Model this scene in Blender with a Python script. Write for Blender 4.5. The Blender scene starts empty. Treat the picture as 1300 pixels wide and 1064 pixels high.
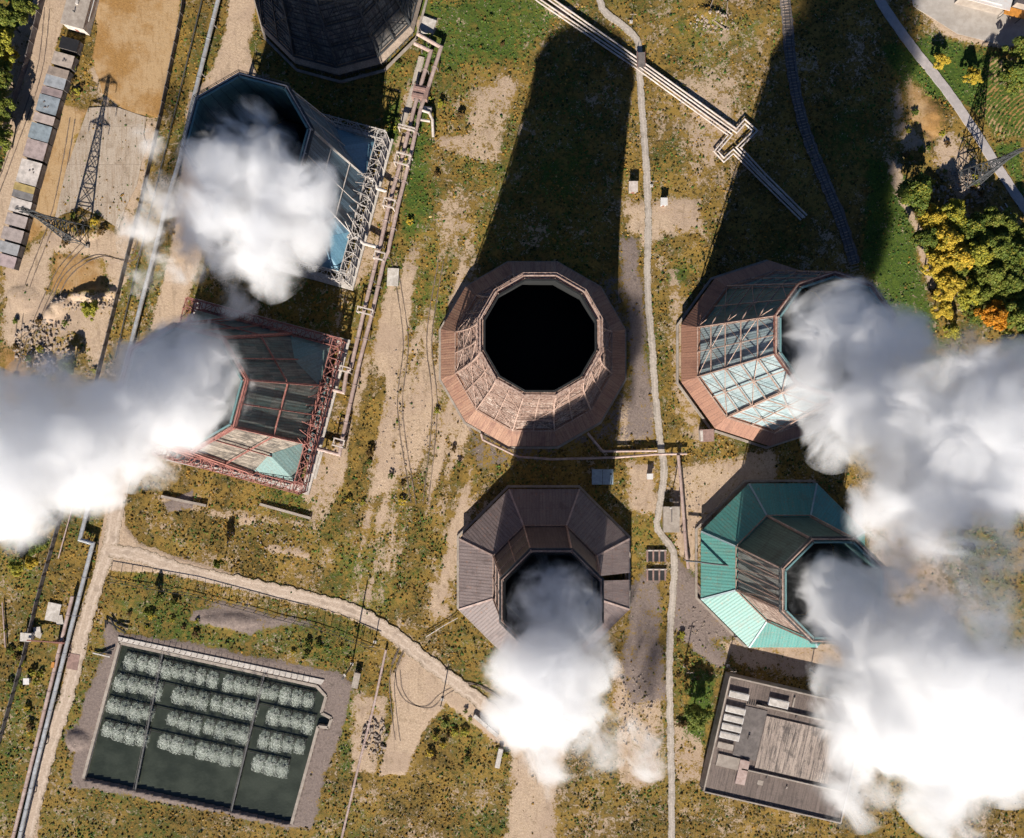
import bpy, math, random
import numpy as np
from mathutils import Vector, Matrix
random.seed(7); RNG = np.random.default_rng(11)
SC = bpy.context.scene; COL = SC.collection
S = 0.25            # metres on the ground per photo pixel
H = 237.5           # height of the drone
NX, NY = 640.0, 545.0   # ground point right below the drone, in photo pixels

def G(px, py, z=0.0):
    """ground-plan survey point -> world metres (point of height z seen at px,py)"""
    k = S * (H - z) / H
    return Vector(((px - NX) * k, -(py - NY) * k, z))

# ------------------------------------------------------------------ camera, light
cam = bpy.data.cameras.new('camera'); co = bpy.data.objects.new('camera', cam); COL.objects.link(co)
co.location = (0, 0, H); cam.sensor_fit = 'HORIZONTAL'; cam.sensor_width = 36; cam.lens = 36 * 950 / 1300
cam.shift_x = 10 / 1300; cam.shift_y = 13 / 1300; cam.clip_start = 1; cam.clip_end = 6000
SC.camera = co
sd = Vector((-67, -361, 200)).normalized()
elev = math.asin(sd.z); az = math.atan2(sd.x, sd.y)      # clockwise from +Y
sun = bpy.data.lights.new('sun', 'SUN'); so = bpy.data.objects.new('sun', sun); COL.objects.link(so)
sun.energy = 5.0; sun.angle = math.radians(0.5); sun.color = (1.0, 0.925, 0.82)
so.rotation_euler = sd.to_track_quat('Z', 'Y').to_euler(); so.location = (0, 0, 200)
W = bpy.data.worlds.new('World'); SC.world = W; W.use_nodes = True
wn = W.node_tree; bg = wn.nodes['Background']; sky = wn.nodes.new('ShaderNodeTexSky')
sky.sky_type = 'NISHITA'; sky.sun_disc = False; sky.sun_elevation = elev; sky.sun_rotation = az
sky.air_density = 0.5; sky.dust_density = 0.1; sky.ozone_density = 4.0; sky.altitude = 1200
wn.links.new(sky.outputs[0], bg.inputs[0]); bg.inputs[1].default_value = 0.06
SC.view_settings.view_transform = 'Standard'; SC.view_settings.look = 'None'; SC.view_settings.exposure = 0.86
SC.render.engine = 'CYCLES'
cy = SC.cycles
cy.max_bounces = 13; cy.diffuse_bounces = 2; cy.glossy_bounces = 2; cy.transmission_bounces = 3
cy.volume_bounces = 10; cy.transparent_max_bounces = 12
cy.volume_step_rate = 0.42; cy.volume_max_steps = 160
cy.use_denoising = True; cy.use_adaptive_sampling = True; cy.adaptive_threshold = 0.035
cy.caustics_reflective = False; cy.caustics_refractive = False
try: cy.denoiser = 'OPENIMAGEDENOISE'
except Exception: pass

# ------------------------------------------------------------------ mesh helpers
ORG = {}
def setp(o, label=None, cat=None, group=None, kind=None):
    if label: o['label'] = label
    if cat: o['category'] = cat
    if group: o['group'] = group
    if kind: o['kind'] = kind
    return o
def thing(name, label, cat, loc=(0, 0, 0), group=None, rz=0):
    o = bpy.data.objects.new(name, None); COL.objects.link(o); o.location = loc; o.rotation_euler = (0, 0, rz)
    o.empty_display_size = 0.5
    ORG[o.name] = (Vector(loc), rz)
    return setp(o, label, cat, group)
def dup(root, loc, rz=0, label=None, group=None, scale=None, mats=None):
    r = root.copy(); COL.objects.link(r); r.location = loc; r.rotation_euler = (0, 0, rz)
    if scale: r.scale = scale
    if label: r['label'] = label
    if group: r['group'] = group
    def rec(a, b):
        for ch in list(a.children):
            c = ch.copy(); COL.objects.link(c); c.parent = b
            if mats and ch.name.split('.')[0] in mats:
                c.material_slots[0].link = 'OBJECT'; c.material_slots[0].material = mats[ch.name.split('.')[0]]
            rec(ch, c)
    rec(root, r)
    return r

class MB:
    def __init__(s): s.v = []; s.f = []; s.uv = []
    def add(s, vs, fs, uvs=None):
        b = len(s.v); s.v += [tuple(p) for p in vs]
        for i, f in enumerate(fs):
            s.f.append([b + k for k in f]); s.uv.append(uvs[i] if uvs else None)
    def quad(s, a, b, c, d, uv=None): s.add([a, b, c, d], [[0, 1, 2, 3]], [uv] if uv else None)
    def bar(s, p, q, w=0.15, h=None, up=Vector((0, 0, 1))):
        h = h or w; p = Vector(p); q = Vector(q); d = q - p
        if d.length < 1e-5: return
        d.normalize()
        if abs(d.dot(up)) > 0.98: up = Vector((1, 0, 0))
        a = d.cross(up).normalized() * (w / 2); b = a.cross(d).normalized() * (h / 2)
        vs = [p - a - b, p + a - b, p + a + b, p - a + b, q - a - b, q + a - b, q + a + b, q - a + b]
        L = (q - p).length
        s.add(vs, [[3, 2, 1, 0], [4, 5, 6, 7], [0, 1, 5, 4], [1, 2, 6, 5], [2, 3, 7, 6], [3, 0, 4, 7]],
              [[(0, 0), (w, 0), (w, h), (0, h)]] * 2 + [[(0, 0), (w, 0), (w, L), (0, L)]] * 4)
    def box(s, c, sx, sy, z0, z1, rz=0, taper=0):
        cx, cy = c[0], c[1]; ca, sa = math.cos(rz), math.sin(rz); vs = []
        for z, t in ((z0, 0), (z1, taper)):
            for dx, dy in ((-1, -1), (1, -1), (1, 1), (-1, 1)):
                x = dx * (sx / 2 - t); y = dy * (sy / 2 - t)
                vs.append((cx + x * ca - y * sa, cy + x * sa + y * ca, z))
        hh = z1 - z0
        s.add(vs, [[3, 2, 1, 0], [4, 5, 6, 7], [0, 1, 5, 4], [1, 2, 6, 5], [2, 3, 7, 6], [3, 0, 4, 7]],
              [[(0, 0), (sx, 0), (sx, sy), (0, sy)]] * 2 + [[(0, 0), (sx, 0), (sx, hh), (0, hh)], [(0, 0), (sy, 0), (sy, hh), (0, hh)]] * 2)
    def tube(s, pts, r, n=8, cap=True):
        pts = [Vector(p) for p in pts]; rings = []
        for i, p in enumerate(pts):
            if i == 0: d = pts[1] - p
            elif i == len(pts) - 1: d = p - pts[i - 1]
            else: d = (pts[i + 1] - p).normalized() + (p - pts[i - 1]).normalized()
            d.normalize(); up = Vector((0, 0, 1)) if abs(d.z) < 0.95 else Vector((1, 0, 0))
            a = d.cross(up).normalized(); b = a.cross(d).normalized()
            k = 1.0
            if 0 < i < len(pts) - 1:
                c = d.dot((pts[i + 1] - p).normalized()); k = 1 / max(0.6, c)
            rings.append([p + (a * math.cos(t) * k + b * math.sin(t)) * r for t in [2 * math.pi * j / n for j in range(n)]])
        vs = [q for rg in rings for q in rg]; fs = []
        for i in range(len(pts) - 1):
            for j in range(n):
                fs.append([i * n + j, (i + 1) * n + j, (i + 1) * n + (j + 1) % n, i * n + (j + 1) % n])
        if cap: fs.append(list(range(n))); fs.append([(len(pts) - 1) * n + j for j in reversed(range(n))])
        s.add(vs, fs)
    def prism(s, poly, z0, z1):
        n = len(poly); vs = [(p[0], p[1], z0) for p in poly] + [(p[0], p[1], z1) for p in poly]
        ar = sum(poly[i][0] * poly[(i + 1) % n][1] - poly[(i + 1) % n][0] * poly[i][1] for i in range(n))
        fs = [list(reversed(range(n))), [n + i for i in range(n)]] + [[i, (i + 1) % n, n + (i + 1) % n, n + i] for i in range(n)]
        if ar < 0: fs = [list(reversed(f)) for f in fs]
        s.add(vs, fs, [[(vs[k][0], vs[k][1]) for k in f] for f in fs])
    def build(s, name, mat, parent=None, smooth=False, local=False):
        me = bpy.data.meshes.new(name)
        v = s.v
        if parent is not None and not local:
            loc, rz = ORG[parent.name]
            m = Matrix.Rotation(-rz, 3, 'Z')
            v = [tuple(m @ (Vector(p) - loc)) for p in v]
        me.from_pydata(v, [], s.f)
        if any(u for u in s.uv):
            ul = me.uv_layers.new(name='UVMap'); flat = []
            for f, u in zip(s.f, s.uv):
                for k in range(len(f)): flat += list(u[k]) if u else [0, 0]
            ul.data.foreach_set('uv', flat)
        for m_ in (mat if isinstance(mat, (list, tuple)) else [mat]): me.materials.append(m_)
        if smooth: me.polygons.foreach_set('use_smooth', [True] * len(me.polygons))
        me.update()
        o = bpy.data.objects.new(name, me); COL.objects.link(o)
        if parent is not None:
            o.parent = parent; ORG[o.name] = ORG[parent.name]
        else: ORG[o.name] = (Vector((0, 0, 0)), 0)
        return o

# ------------------------------------------------------------------ materials
def newmat(name):
    m = bpy.data.materials.new(name); m.use_nodes = True; nt = m.node_tree
    return m, nt, nt.nodes['Principled BSDF']
def nd(nt, t, **k):
    n = nt.nodes.new(t)
    for a, b in k.items():
        if a.startswith('i_'): n.inputs[a[2:].replace('_', ' ')].default_value = b
        else: setattr(n, a, b)
    return n
def mixc(nt, fac, a, b, mode='MIX'):
    n = nt.nodes.new('ShaderNodeMix'); n.data_type = 'RGBA'; n.blend_type = mode
    for sock, val in ((n.inputs[0], fac), (n.inputs[6], a), (n.inputs[7], b)):
        if isinstance(val, bpy.types.NodeSocket): nt.links.new(val, sock)
        elif isinstance(val, (int, float)): sock.default_value = val
        else: sock.default_value = (*val, 1)
    return n.outputs[2]
def noise(nt, vec, scale, detail=4, rough=0.6, dist=0, dim='3D'):
    n = nd(nt, 'ShaderNodeTexNoise', noise_dimensions=dim); n.inputs['Scale'].default_value = scale
    n.inputs['Detail'].default_value = detail; n.inputs['Roughness'].default_value = rough; n.inputs['Distortion'].default_value = dist
    if vec is not None: nt.links.new(vec, n.inputs['Vector'])
    return n.outputs['Fac']
def ramp(nt, val, a, b, lo=0.0, hi=1.0, interp='SMOOTHSTEP'):
    n = nd(nt, 'ShaderNodeMapRange', interpolation_type=interp); nt.links.new(val, n.inputs[0])
    n.inputs[1].default_value = a; n.inputs[2].default_value = b; n.inputs[3].default_value = lo; n.inputs[4].default_value = hi
    return n.outputs[0]
def math_(nt, op, a, b=0.0, c=None):
    n = nd(nt, 'ShaderNodeMath', operation=op)
    for i, v in enumerate((a, b) if c is None else (a, b, c)):
        if isinstance(v, bpy.types.NodeSocket): nt.links.new(v, n.inputs[i])
        else: n.inputs[i].default_value = v
    return n.outputs[0]
def scalev(nt, vec, s):
    n = nd(nt, 'ShaderNodeMapping'); nt.links.new(vec, n.inputs[0]); n.inputs['Scale'].default_value = s
    return n.outputs[0]

def plain(name, c, rough=0.8, metal=0.0, var=0.35, scale=1.2, c2=None, bump=0.0):
    m, nt, b = newmat(name); tc = nd(nt, 'ShaderNodeTexCoord').outputs['Object']
    n1 = noise(nt, tc, scale, 6, 0.7); n2 = noise(nt, tc, scale * 0.17, 3, 0.6)
    c2 = c2 or tuple(x * (1 - var) for x in c)
    col = mixc(nt, ramp(nt, n1, 0.35, 0.65), c, c2)
    col = mixc(nt, ramp(nt, n2, 0.35, 0.7, 0, 0.5), col, tuple(x * 0.75 for x in c2))
    nt.links.new(col, b.inputs['Base Color']); b.inputs['Roughness'].default_value = rough; b.inputs['Metallic'].default_value = metal
    if bump:
        bp = nd(nt, 'ShaderNodeBump'); bp.inputs['Strength'].default_value = bump; bp.inputs['Distance'].default_value = 0.15
        nt.links.new(n1, bp.inputs['Height']); nt.links.new(bp.outputs[0], b.inputs['Normal'])
    return m

def sheet(name, c1, c2, dirt, pw=1.0, ph=3.0, streak=0.5, seam=0.6, rough=0.55, ribs=0.5, thr=0.5, spots=0.0):
    """profiled sheeting on a facet: UV in metres (u along the facet, v down the slope)"""
    m, nt, b = newmat(name); uv = nd(nt, 'ShaderNodeTexCoord').outputs['UV']
    br = nd(nt, 'ShaderNodeTexBrick'); nt.links.new(uv, br.inputs['Vector'])
    br.inputs['Color1'].default_value = (*c1, 1); br.inputs['Color2'].default_value = (*c2, 1)
    br.inputs['Mortar'].default_value = (*[x * (1 - seam) for x in dirt], 1)
    br.inputs['Scale'].default_value = 1; br.inputs['Brick Width'].default_value = pw; br.inputs['Row Height'].default_value = ph
    br.inputs['Mortar Size'].default_value = 0.035; br.inputs['Mortar Smooth'].default_value = 0.3; br.offset = 0.0
    st = noise(nt, scalev(nt, uv, (1.3, 0.12, 1)), 1.0, 6, 0.75)
    bl = noise(nt, uv, 0.22, 5, 0.65); fi = noise(nt, uv, 2.2, 5, 0.7)
    col = mixc(nt, ramp(nt, st, thr, thr + 0.18, 0, streak), br.outputs['Color'], dirt)
    col = mixc(nt, ramp(nt, bl, 0.5, 0.72, 0, streak * 0.9), col, tuple(x * 0.8 for x in dirt))
    col = mixc(nt, ramp(nt, fi, 0.35, 0.65, 0.0, 0.28), col, (0.02, 0.02, 0.02))
    if spots:
        col = mixc(nt, ramp(nt, noise(nt, uv, 0.9, 3, 0.5), 0.62, 0.66, 0, spots), col, (0.28, 0.12, 0.06))
    nt.links.new(col, b.inputs['Base Color']); b.inputs['Roughness'].default_value = rough
    sx = nd(nt, 'ShaderNodeSeparateXYZ'); nt.links.new(uv, sx.inputs[0])
    w = math_(nt, 'SINE', math_(nt, 'MULTIPLY', sx.outputs[0], 2 * math.pi / ribs))
    hgt = math_(nt, 'ADD', math_(nt, 'MULTIPLY', w, 0.5), math_(nt, 'MULTIPLY', fi, 1.2))
    bp = nd(nt, 'ShaderNodeBump'); bp.inputs['Strength'].default_value = 0.35; bp.inputs['Distance'].default_value = 0.06
    nt.links.new(hgt, bp.inputs['Height']); nt.links.new(bp.outputs[0], b.inputs['Normal'])
    return m

M = {}
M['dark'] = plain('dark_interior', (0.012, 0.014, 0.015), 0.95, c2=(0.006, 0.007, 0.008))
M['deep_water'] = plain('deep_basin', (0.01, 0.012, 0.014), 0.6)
M['in_teal'] = sheet('inner_teal', (0.11, 0.22, 0.23), (0.14, 0.27, 0.28), (0.06, 0.12, 0.13), 1.2, 4, 0.5)
M['rust_steel'] = plain('rusty_steel', (0.30, 0.13, 0.10), 0.8, 0, 0.5, 1.5, (0.16, 0.07, 0.055))
M['pink_steel'] = plain('red_oxide_steel', (0.46, 0.20, 0.17), 0.8, 0, 0.4, 1.5, (0.25, 0.1, 0.08))
M['white_steel'] = plain('white_painted_steel', (0.52, 0.51, 0.50), 0.6, 0, 0.3, 1.5, (0.42, 0.36, 0.32))
M['grey_steel'] = plain('grey_steel', (0.10, 0.105, 0.11), 0.7, 0.2, 0.4, 1.5)
M['beige_steel'] = plain('weathered_steel', (0.50, 0.38, 0.32), 0.75, 0, 0.4, 1.5, (0.28, 0.17, 0.13))
M['black_steel'] = plain('black_steel', (0.025, 0.025, 0.028), 0.6, 0.2)
M['silver'] = plain('galvanised_pipe', (0.58, 0.60, 0.62), 0.42, 0.35, 0.3, 0.8, (0.40, 0.40, 0.40))
M['pipe_pink'] = plain('pinkish_pipe_wrap', (0.50, 0.39, 0.35), 0.85, 0, 0.3, 0.8, (0.34, 0.24, 0.21))
M['pipe_pale'] = plain('pale_pipe_wrap', (0.62, 0.56, 0.52), 0.8, 0, 0.3, 0.8, (0.42, 0.35, 0.31))
M['pipe_brown'] = plain('brown_pipe_wrap', (0.34, 0.22, 0.19), 0.85, 0, 0.3, 0.8, (0.22, 0.14, 0.12))
M['concrete'] = plain('concrete', (0.40, 0.35, 0.30), 0.9, 0, 0.3, 0.7, (0.28, 0.235, 0.20), 0.4)
M['concrete_w'] = plain('pale_concrete', (0.60, 0.56, 0.52), 0.9, 0, 0.25, 1.0, (0.42, 0.38, 0.34), 0.3)
M['concrete_d'] = plain('dark_concrete', (0.19, 0.165, 0.155), 0.9, 0, 0.35, 0.5, (0.11, 0.095, 0.09), 0.4)
M['wood'] = plain('weathered_timber', (0.42, 0.33, 0.26), 0.9, 0, 0.4, 2.0)
M['teal_paint'] = plain('pale_teal_paint', (0.22, 0.36, 0.36), 0.6, 0, 0.3, 1.0)
M['white'] = plain('white_paint', (0.70, 0.68, 0.66), 0.6, 0, 0.2, 1.0)
M['orange'] = plain('orange_paint', (0.6, 0.25, 0.04), 0.6)
M['blue_roof'] = plain('blue_grey_sheet', (0.28, 0.36, 0.42), 0.6, 0, 0.25, 0.8)

# towers' sheeting
M['t3_roof'] = sheet('copper_brown_sheet', (0.30, 0.165, 0.108), (0.36, 0.21, 0.14), (0.20, 0.09, 0.065), 1.6, 8.0, 0.75, 0.55, 0.75, 0.8, 0.46, 0.35)
M['t3_wall'] = sheet('old_pale_cladding', (0.20, 0.12, 0.09), (0.52, 0.42, 0.36), (0.09, 0.045, 0.03), 1.3, 1.1, 0.85, 0.7, 0.8, 0.45, 0.44)
M['t4_roof'] = sheet('rust_brown_sheet', (0.28, 0.14, 0.092), (0.33, 0.17, 0.112), (0.20, 0.09, 0.065), 1.6, 8.0, 0.6, 0.4, 0.75, 0.8, 0.49, 0.25)
M['t4_wall'] = sheet('blue_white_cladding', (0.29, 0.39, 0.42), (0.42, 0.51, 0.53), (0.17, 0.25, 0.27), 1.4, 5.5, 0.6, 0.7, 0.5, 0.7, 0.55)
M['t1_wall'] = sheet('blue_cladding', (0.05, 0.10, 0.15), (0.16, 0.27, 0.36), (0.03, 0.05, 0.08), 0.9, 14.0, 0.6, 0.9, 0.5, 0.9, 0.48)
M['t1_corner'] = sheet('clean_blue_cladding', (0.11, 0.24, 0.34), (0.15, 0.30, 0.40), (0.08, 0.16, 0.22), 2.5, 8.0, 0.3, 0.2, 0.5, 0.9, 0.58)
M['t2_wall'] = sheet('dark_teal_cladding', (0.07, 0.14, 0.14), (0.22, 0.23, 0.21), (0.07, 0.07, 0.065), 0.8, 9.0, 0.75, 0.7, 0.7, 0.9, 0.45)
M['t2_corner'] = sheet('pale_teal_cladding', (0.17, 0.27, 0.26), (0.20, 0.31, 0.30), (0.26, 0.22, 0.17), 2.5, 8.0, 0.4, 0.2, 0.5, 0.9, 0.52)
M['t5_roof'] = sheet('mauve_brown_roof', (0.19, 0.148, 0.142), (0.225, 0.175, 0.165), (0.10, 0.07, 0.065), 1.0, 6.0, 0.7, 0.55, 0.6, 1.0, 0.48, 0.3)
M['t5_wall'] = sheet('dark_brown_wall', (0.10, 0.08, 0.08), (0.14, 0.11, 0.105), (0.06, 0.045, 0.04), 0.9, 6.0, 0.6)
M['t6_roof'] = sheet('green_roof', (0.075, 0.265, 0.235), (0.09, 0.30, 0.265), (0.15, 0.22, 0.18), 1.0, 6.0, 0.55, 0.45, 0.5, 1.0, 0.49, 0.3)
M['t6_wall'] = sheet('grey_green_wall', (0.06, 0.12, 0.11), (0.09, 0.17, 0.155), (0.02, 0.03, 0.03), 0.8, 12.0, 0.6, 0.85)
M['t6_grey'] = sheet('grey_cladding', (0.26, 0.27, 0.26), (0.34, 0.35, 0.33), (0.14, 0.12, 0.10), 1.2, 6.0, 0.6, 0.6)
M['t4_shade'] = sheet('shaded_teal_sheet', (0.05, 0.17, 0.18), (0.07, 0.22, 0.23), (0.03, 0.07, 0.075), 1.4, 5.5, 0.6, 0.7)  # darker teal copy of the pale cladding: shade on the north facets painted in
M['t0_wall'] = sheet('grey_plank_wall', (0.15, 0.15, 0.145), (0.26, 0.235, 0.21), (0.05, 0.05, 0.05), 1.0, 1.6, 0.8, 0.7, 0.8, 0.5, 0.46)
# ------------------------------------------------------------------ cooling towers
def ringv(c, n, ap, th0, z, extra=0.0):
    R = ap / math.cos(math.pi / n) + extra
    return [Vector((c.x + R * math.cos(th0 + (k + .5) * 2 * math.pi / n), c.y + R * math.sin(th0 + (k + .5) * 2 * math.pi / n), z)) for k in range(n)]
def lerp(a, b, t): return a + (b - a) * t

class MBM(MB):
    """mesh builder with a material index per face"""
    def __init__(s): super().__init__(); s.mi = []; s.cur = 0
    def add(s, vs, fs, uvs=None):
        super().add(vs, fs, uvs); s.mi += [s.cur] * len(fs)
    def build(s, *a, **k):
        o = super().build(*a, **k); o.data.polygons.foreach_set('material_index', s.mi); return o

def lattice(mb, p, q, wv, hv, bays, w=0.22, w2=0.14):
    """box lattice girder from p to q; wv, hv = cross-section vectors"""
    p = Vector(p); q = Vector(q); cs = [Vector((0, 0, 0)), wv, wv + hv, hv]
    for c in cs: mb.bar(p + c, q + c, w)
    for i in range(bays + 1):
        t = i / bays; a = p.lerp(q, t)
        for j in range(4): mb.bar(a + cs[j], a + cs[(j + 1) % 4], w2)
        if i < bays:
            b = p.lerp(q, (i + 1) / bays)
            for j in range(4):
                c1, c2 = (cs[j], cs[(j + 1) % 4]) if i % 2 else (cs[(j + 1) % 4], cs[j])
                mb.bar(a + c1, b + c2, w2)

def tower(label, cpx, n, th0, zt, at, zw, aw, zs, as_, wallm, roofm, framem, inm, bulge=0.0, nb=1, nr=3, frame_off=0.7, fw=0.25,
          diag=True, rails=0, facet_mats=None, ff=None, cap=None, roofgap=None, square=None, rimm=None, walk=1.2, seed=0):
    rnd = random.Random(seed)
    c = G(cpx[0], cpx[1]); t = thing('cooling_tower', label, 'cooling tower', (c.x, c.y, 0))
    NS = 8
    def ap(s): return lerp(aw, at, s) - bulge * math.sin(math.pi * s)
    # shell
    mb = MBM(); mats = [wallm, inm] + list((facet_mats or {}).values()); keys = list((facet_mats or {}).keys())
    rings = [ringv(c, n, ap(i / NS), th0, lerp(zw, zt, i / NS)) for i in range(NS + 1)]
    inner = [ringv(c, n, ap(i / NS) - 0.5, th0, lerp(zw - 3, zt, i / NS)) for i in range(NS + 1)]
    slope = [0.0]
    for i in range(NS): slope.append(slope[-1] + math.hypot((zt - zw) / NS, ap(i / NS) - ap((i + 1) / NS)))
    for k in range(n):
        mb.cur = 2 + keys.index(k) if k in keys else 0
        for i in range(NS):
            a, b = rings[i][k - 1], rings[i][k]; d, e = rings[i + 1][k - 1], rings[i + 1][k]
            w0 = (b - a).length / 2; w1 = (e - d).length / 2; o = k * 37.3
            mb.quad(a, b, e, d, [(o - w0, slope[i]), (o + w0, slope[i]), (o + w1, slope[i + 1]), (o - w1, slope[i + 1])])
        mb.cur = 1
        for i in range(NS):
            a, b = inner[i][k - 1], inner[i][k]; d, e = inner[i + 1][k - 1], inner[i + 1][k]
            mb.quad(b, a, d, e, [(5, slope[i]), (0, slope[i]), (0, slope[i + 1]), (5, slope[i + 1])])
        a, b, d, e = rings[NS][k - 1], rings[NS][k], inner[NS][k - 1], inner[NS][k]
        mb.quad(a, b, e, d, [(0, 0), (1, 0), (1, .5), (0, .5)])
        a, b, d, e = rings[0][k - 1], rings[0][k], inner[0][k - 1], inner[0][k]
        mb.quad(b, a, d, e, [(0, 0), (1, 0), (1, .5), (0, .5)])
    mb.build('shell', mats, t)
    # steel frame standing proud of the shell
    mb = MB()
    def P(k, u, s, off):     # facet k, u in 0..1 across, s in 0..1 up
        R = ringv(c, n, ap(s) + off, th0, lerp(zw, zt, s))
        return R[k - 1].lerp(R[k], u)
    levels = [j / nr for j in range(nr + 1)]
    for k in range(n):
        us = [j / (nb + 1) for j in range(nb + 2)]
        if ff is not None and k not in ff: us = [0.0, 1.0]
        for j, u in enumerate(us[:-1]):
            for i in range(nr):
                steps = 2 if bulge else 1
                for q in range(steps):
                    s0 = lerp(levels[i], levels[i + 1], q / steps); s1 = lerp(levels[i], levels[i + 1], (q + 1) / steps)
                    mb.bar(P(k, u, s0, frame_off), P(k, u, s1, frame_off), fw * (1.5 if j == 0 else 1))
                    mb.bar(P(k, u, s0, 0.05), P(k, u, s0, frame_off), fw * .7)
                    if j == 0: mb.bar(P(k, u, s0, 0.08), P(k, u, s1, 0.08), fw)
        for s in (levels if ff is None or k in ff else (0, 1)):
            mb.bar(P(k, 0, s, frame_off), P(k, 1, s, frame_off), fw * 1.2)
        if diag and (ff is None or k in ff):
            for i in range(nr):
                for j in range(len(us) - 1):
                    s0, s1 = levels[i], levels[i + 1]; u0, u1 = us[j], us[j + 1]
                    if (i + j) % 2: u0, u1 = u1, u0
                    mb.bar(P(k, u0, s0, frame_off), P(k, u1, s1, frame_off), fw * .6)
    mb.build('steel_frame', framem, t)
    if rails:
        mb = MB()
        for k in range(n):
            for i in range(rails):
                s = (i + .5) / rails
                if rnd.random() < .06: continue
                u0 = 0.0 if rnd.random() < .8 else rnd.random() * .5; u1 = 1.0 if rnd.random() < .8 else .5 + rnd.random() * .5
                o = frame_off * (.45 + .25 * rnd.random())
                mb.bar(P(k, u0, s, o), P(k, u1, s + rnd.uniform(-.004, .004), o), 0.2, 0.12)
            for i in range(rails // 2):
                s = rnd.random() * .9; u = rnd.random(); mb.bar(P(k, u, s, frame_off * .8), P(k, min(1, max(0, u + rnd.uniform(-.1, .1))), s + .09, frame_off * .8), 0.13)
        mb.build('cladding_rails', framem, t)
    # rim walkway with railing
    mb = MB(); za = zt - 0.9
    R0 = ringv(c, n, at + 0.12, th0, za); R1 = ringv(c, n, at + walk, th0, za)
    for k in range(n):
        a, b, e, d = R0[k - 1], R0[k], R1[k], R1[k - 1]; dn = Vector((0, 0, -.15))
        mb.add([a, b, e, d, a + dn, b + dn, e + dn, d + dn], [[0, 3, 2, 1], [4, 5, 6, 7], [2, 3, 7, 6], [0, 1, 5, 4]])
        for h in (.55, 1.1): mb.bar(d + Vector((0, 0, h)), e + Vector((0, 0, h)), .09)
        for q in range(6):
            p = d.lerp(e, q / 6); mb.bar(p, p + Vector((0, 0, 1.1)), .09)
        for q in range(5):
            p = R0[k - 1].lerp(R0[k], q / 5) + Vector((0, 0, -2)); mb.bar(p, d.lerp(e, q / 5) + Vector((0, 0, -.1)), .12)
    mb.build('rim_walkway', rimm or framem, t)
    # skirt roof
    if square is None:
        mb = MB(); A = ringv(c, n, aw + .05, th0, zw); B = ringv(c, n, as_, th0, zs)
        L = math.hypot(as_ - aw, zw - zs)
        for k in range(n):
            a, b, e, d = A[k - 1], A[k], B[k], B[k - 1]; w0 = (b - a).length / 2; w1 = (e - d).length / 2; o = k * 31.7
            if roofgap and roofgap[0] == k:
                u0, u1 = roofgap[1], roofgap[2]
                parts = [(0, u0), (u1, 1)]
            else: parts = [(0, 1)]
            for (p0, p1) in parts:
                a_, b_, d_, e_ = a.lerp(b, p0), a.lerp(b, p1), d.lerp(e, p0), d.lerp(e, p1)
                uvs = [(o - w0 + 2 * w0 * p0, 0), (o - w1 + 2 * w1 * p0, L), (o - w1 + 2 * w1 * p1, L), (o - w0 + 2 * w0 * p1, 0)]
                dn = Vector((0, 0, -.25))
                mb.quad(a_, d_, e_, b_, uvs); mb.quad(d_, d_ + dn, e_ + dn, e_, [(0, 0), (0, .2), (9, .2), (9, 0)])
                mb.quad(b_ + dn, e_ + dn, d_ + dn, a_ + dn, uvs)
        mb.build('skirt_roof', roofm, t)
        if cap:
            for k in range(n): mb = MB(); mb.bar(A[k] + Vector((0, 0, .12)), B[k] + Vector((0, 0, .12)), .55, .16); mb.build('ridge_cap', cap, t)
        # louvre band + columns under the eave
        mb = MB(); C1 = ringv(c, n, as_ - .8, th0, zs - .35); C0 = ringv(c, n, as_ - .8, th0, .5)
        for k in range(n):
            for q in range(7):
                mb.bar(C0[k - 1].lerp(C0[k], q / 7), C1[k - 1].lerp(C1[k], q / 7), .3)
            for q in range(3):
                z = Vector((0, 0, .8 + q * (zs - 1.4) / 3)); mb.bar(C0[k - 1] + z, C0[k] + z, .12, .3)
        mb.build('inlet_columns', framem, t)
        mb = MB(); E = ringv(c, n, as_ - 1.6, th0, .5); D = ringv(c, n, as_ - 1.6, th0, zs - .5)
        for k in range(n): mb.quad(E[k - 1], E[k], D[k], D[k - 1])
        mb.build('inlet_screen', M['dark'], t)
        mb = MB(); O = ringv(c, n, as_ + .9, th0, 0); O1 = ringv(c, n, as_ + .9, th0, .7); I1 = ringv(c, n, as_ + .2, th0, .7); I0 = ringv(c, n, as_ + .2, th0, .05)
        for k in range(n):
            mb.quad(O[k - 1], O[k], O1[k], O1[k - 1]); mb.quad(O1[k - 1], O1[k], I1[k], I1[k - 1]); mb.quad(I1[k - 1], I1[k], I0[k], I0[k - 1])
        mb.build('basin_kerb', M['concrete'], t)
    else:
        hs, truss, cornm, tb = square      # half side, truss material, corner material, truss depth
        ux = Vector((math.cos(th0), math.sin(th0), 0)); uy = Vector((-ux.y, ux.x, 0)); base = Vector((c.x, c.y, 0))
        A = ringv(c, n, aw + .02, th0, zw)
        hi = aw + .05
        for q, (sx, sy) in enumerate(((1, 1), (-1, 1), (-1, -1), (1, -1))):
            mb = MB(); k = q * 2 + 1; a, b = A[k - 1], A[k]
            cz = base + ux * sx * hi + uy * sy * hi + Vector((0, 0, zs)); w = (b - a).length
            rr = lambda s: ringv(c, n, ap(s) + .06, th0, lerp(zw, zt, s))
            m1 = rr(.17)[k - 1].lerp(rr(.17)[k], .5)
            mb.add([a, b, cz, m1], [[0, 2, 3], [2, 1, 3]], [[(0, 0), (w / 2, w / 2), (w / 2, 0)], [(w / 2, w / 2), (w, 0), (w / 2, 0)]])
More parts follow.
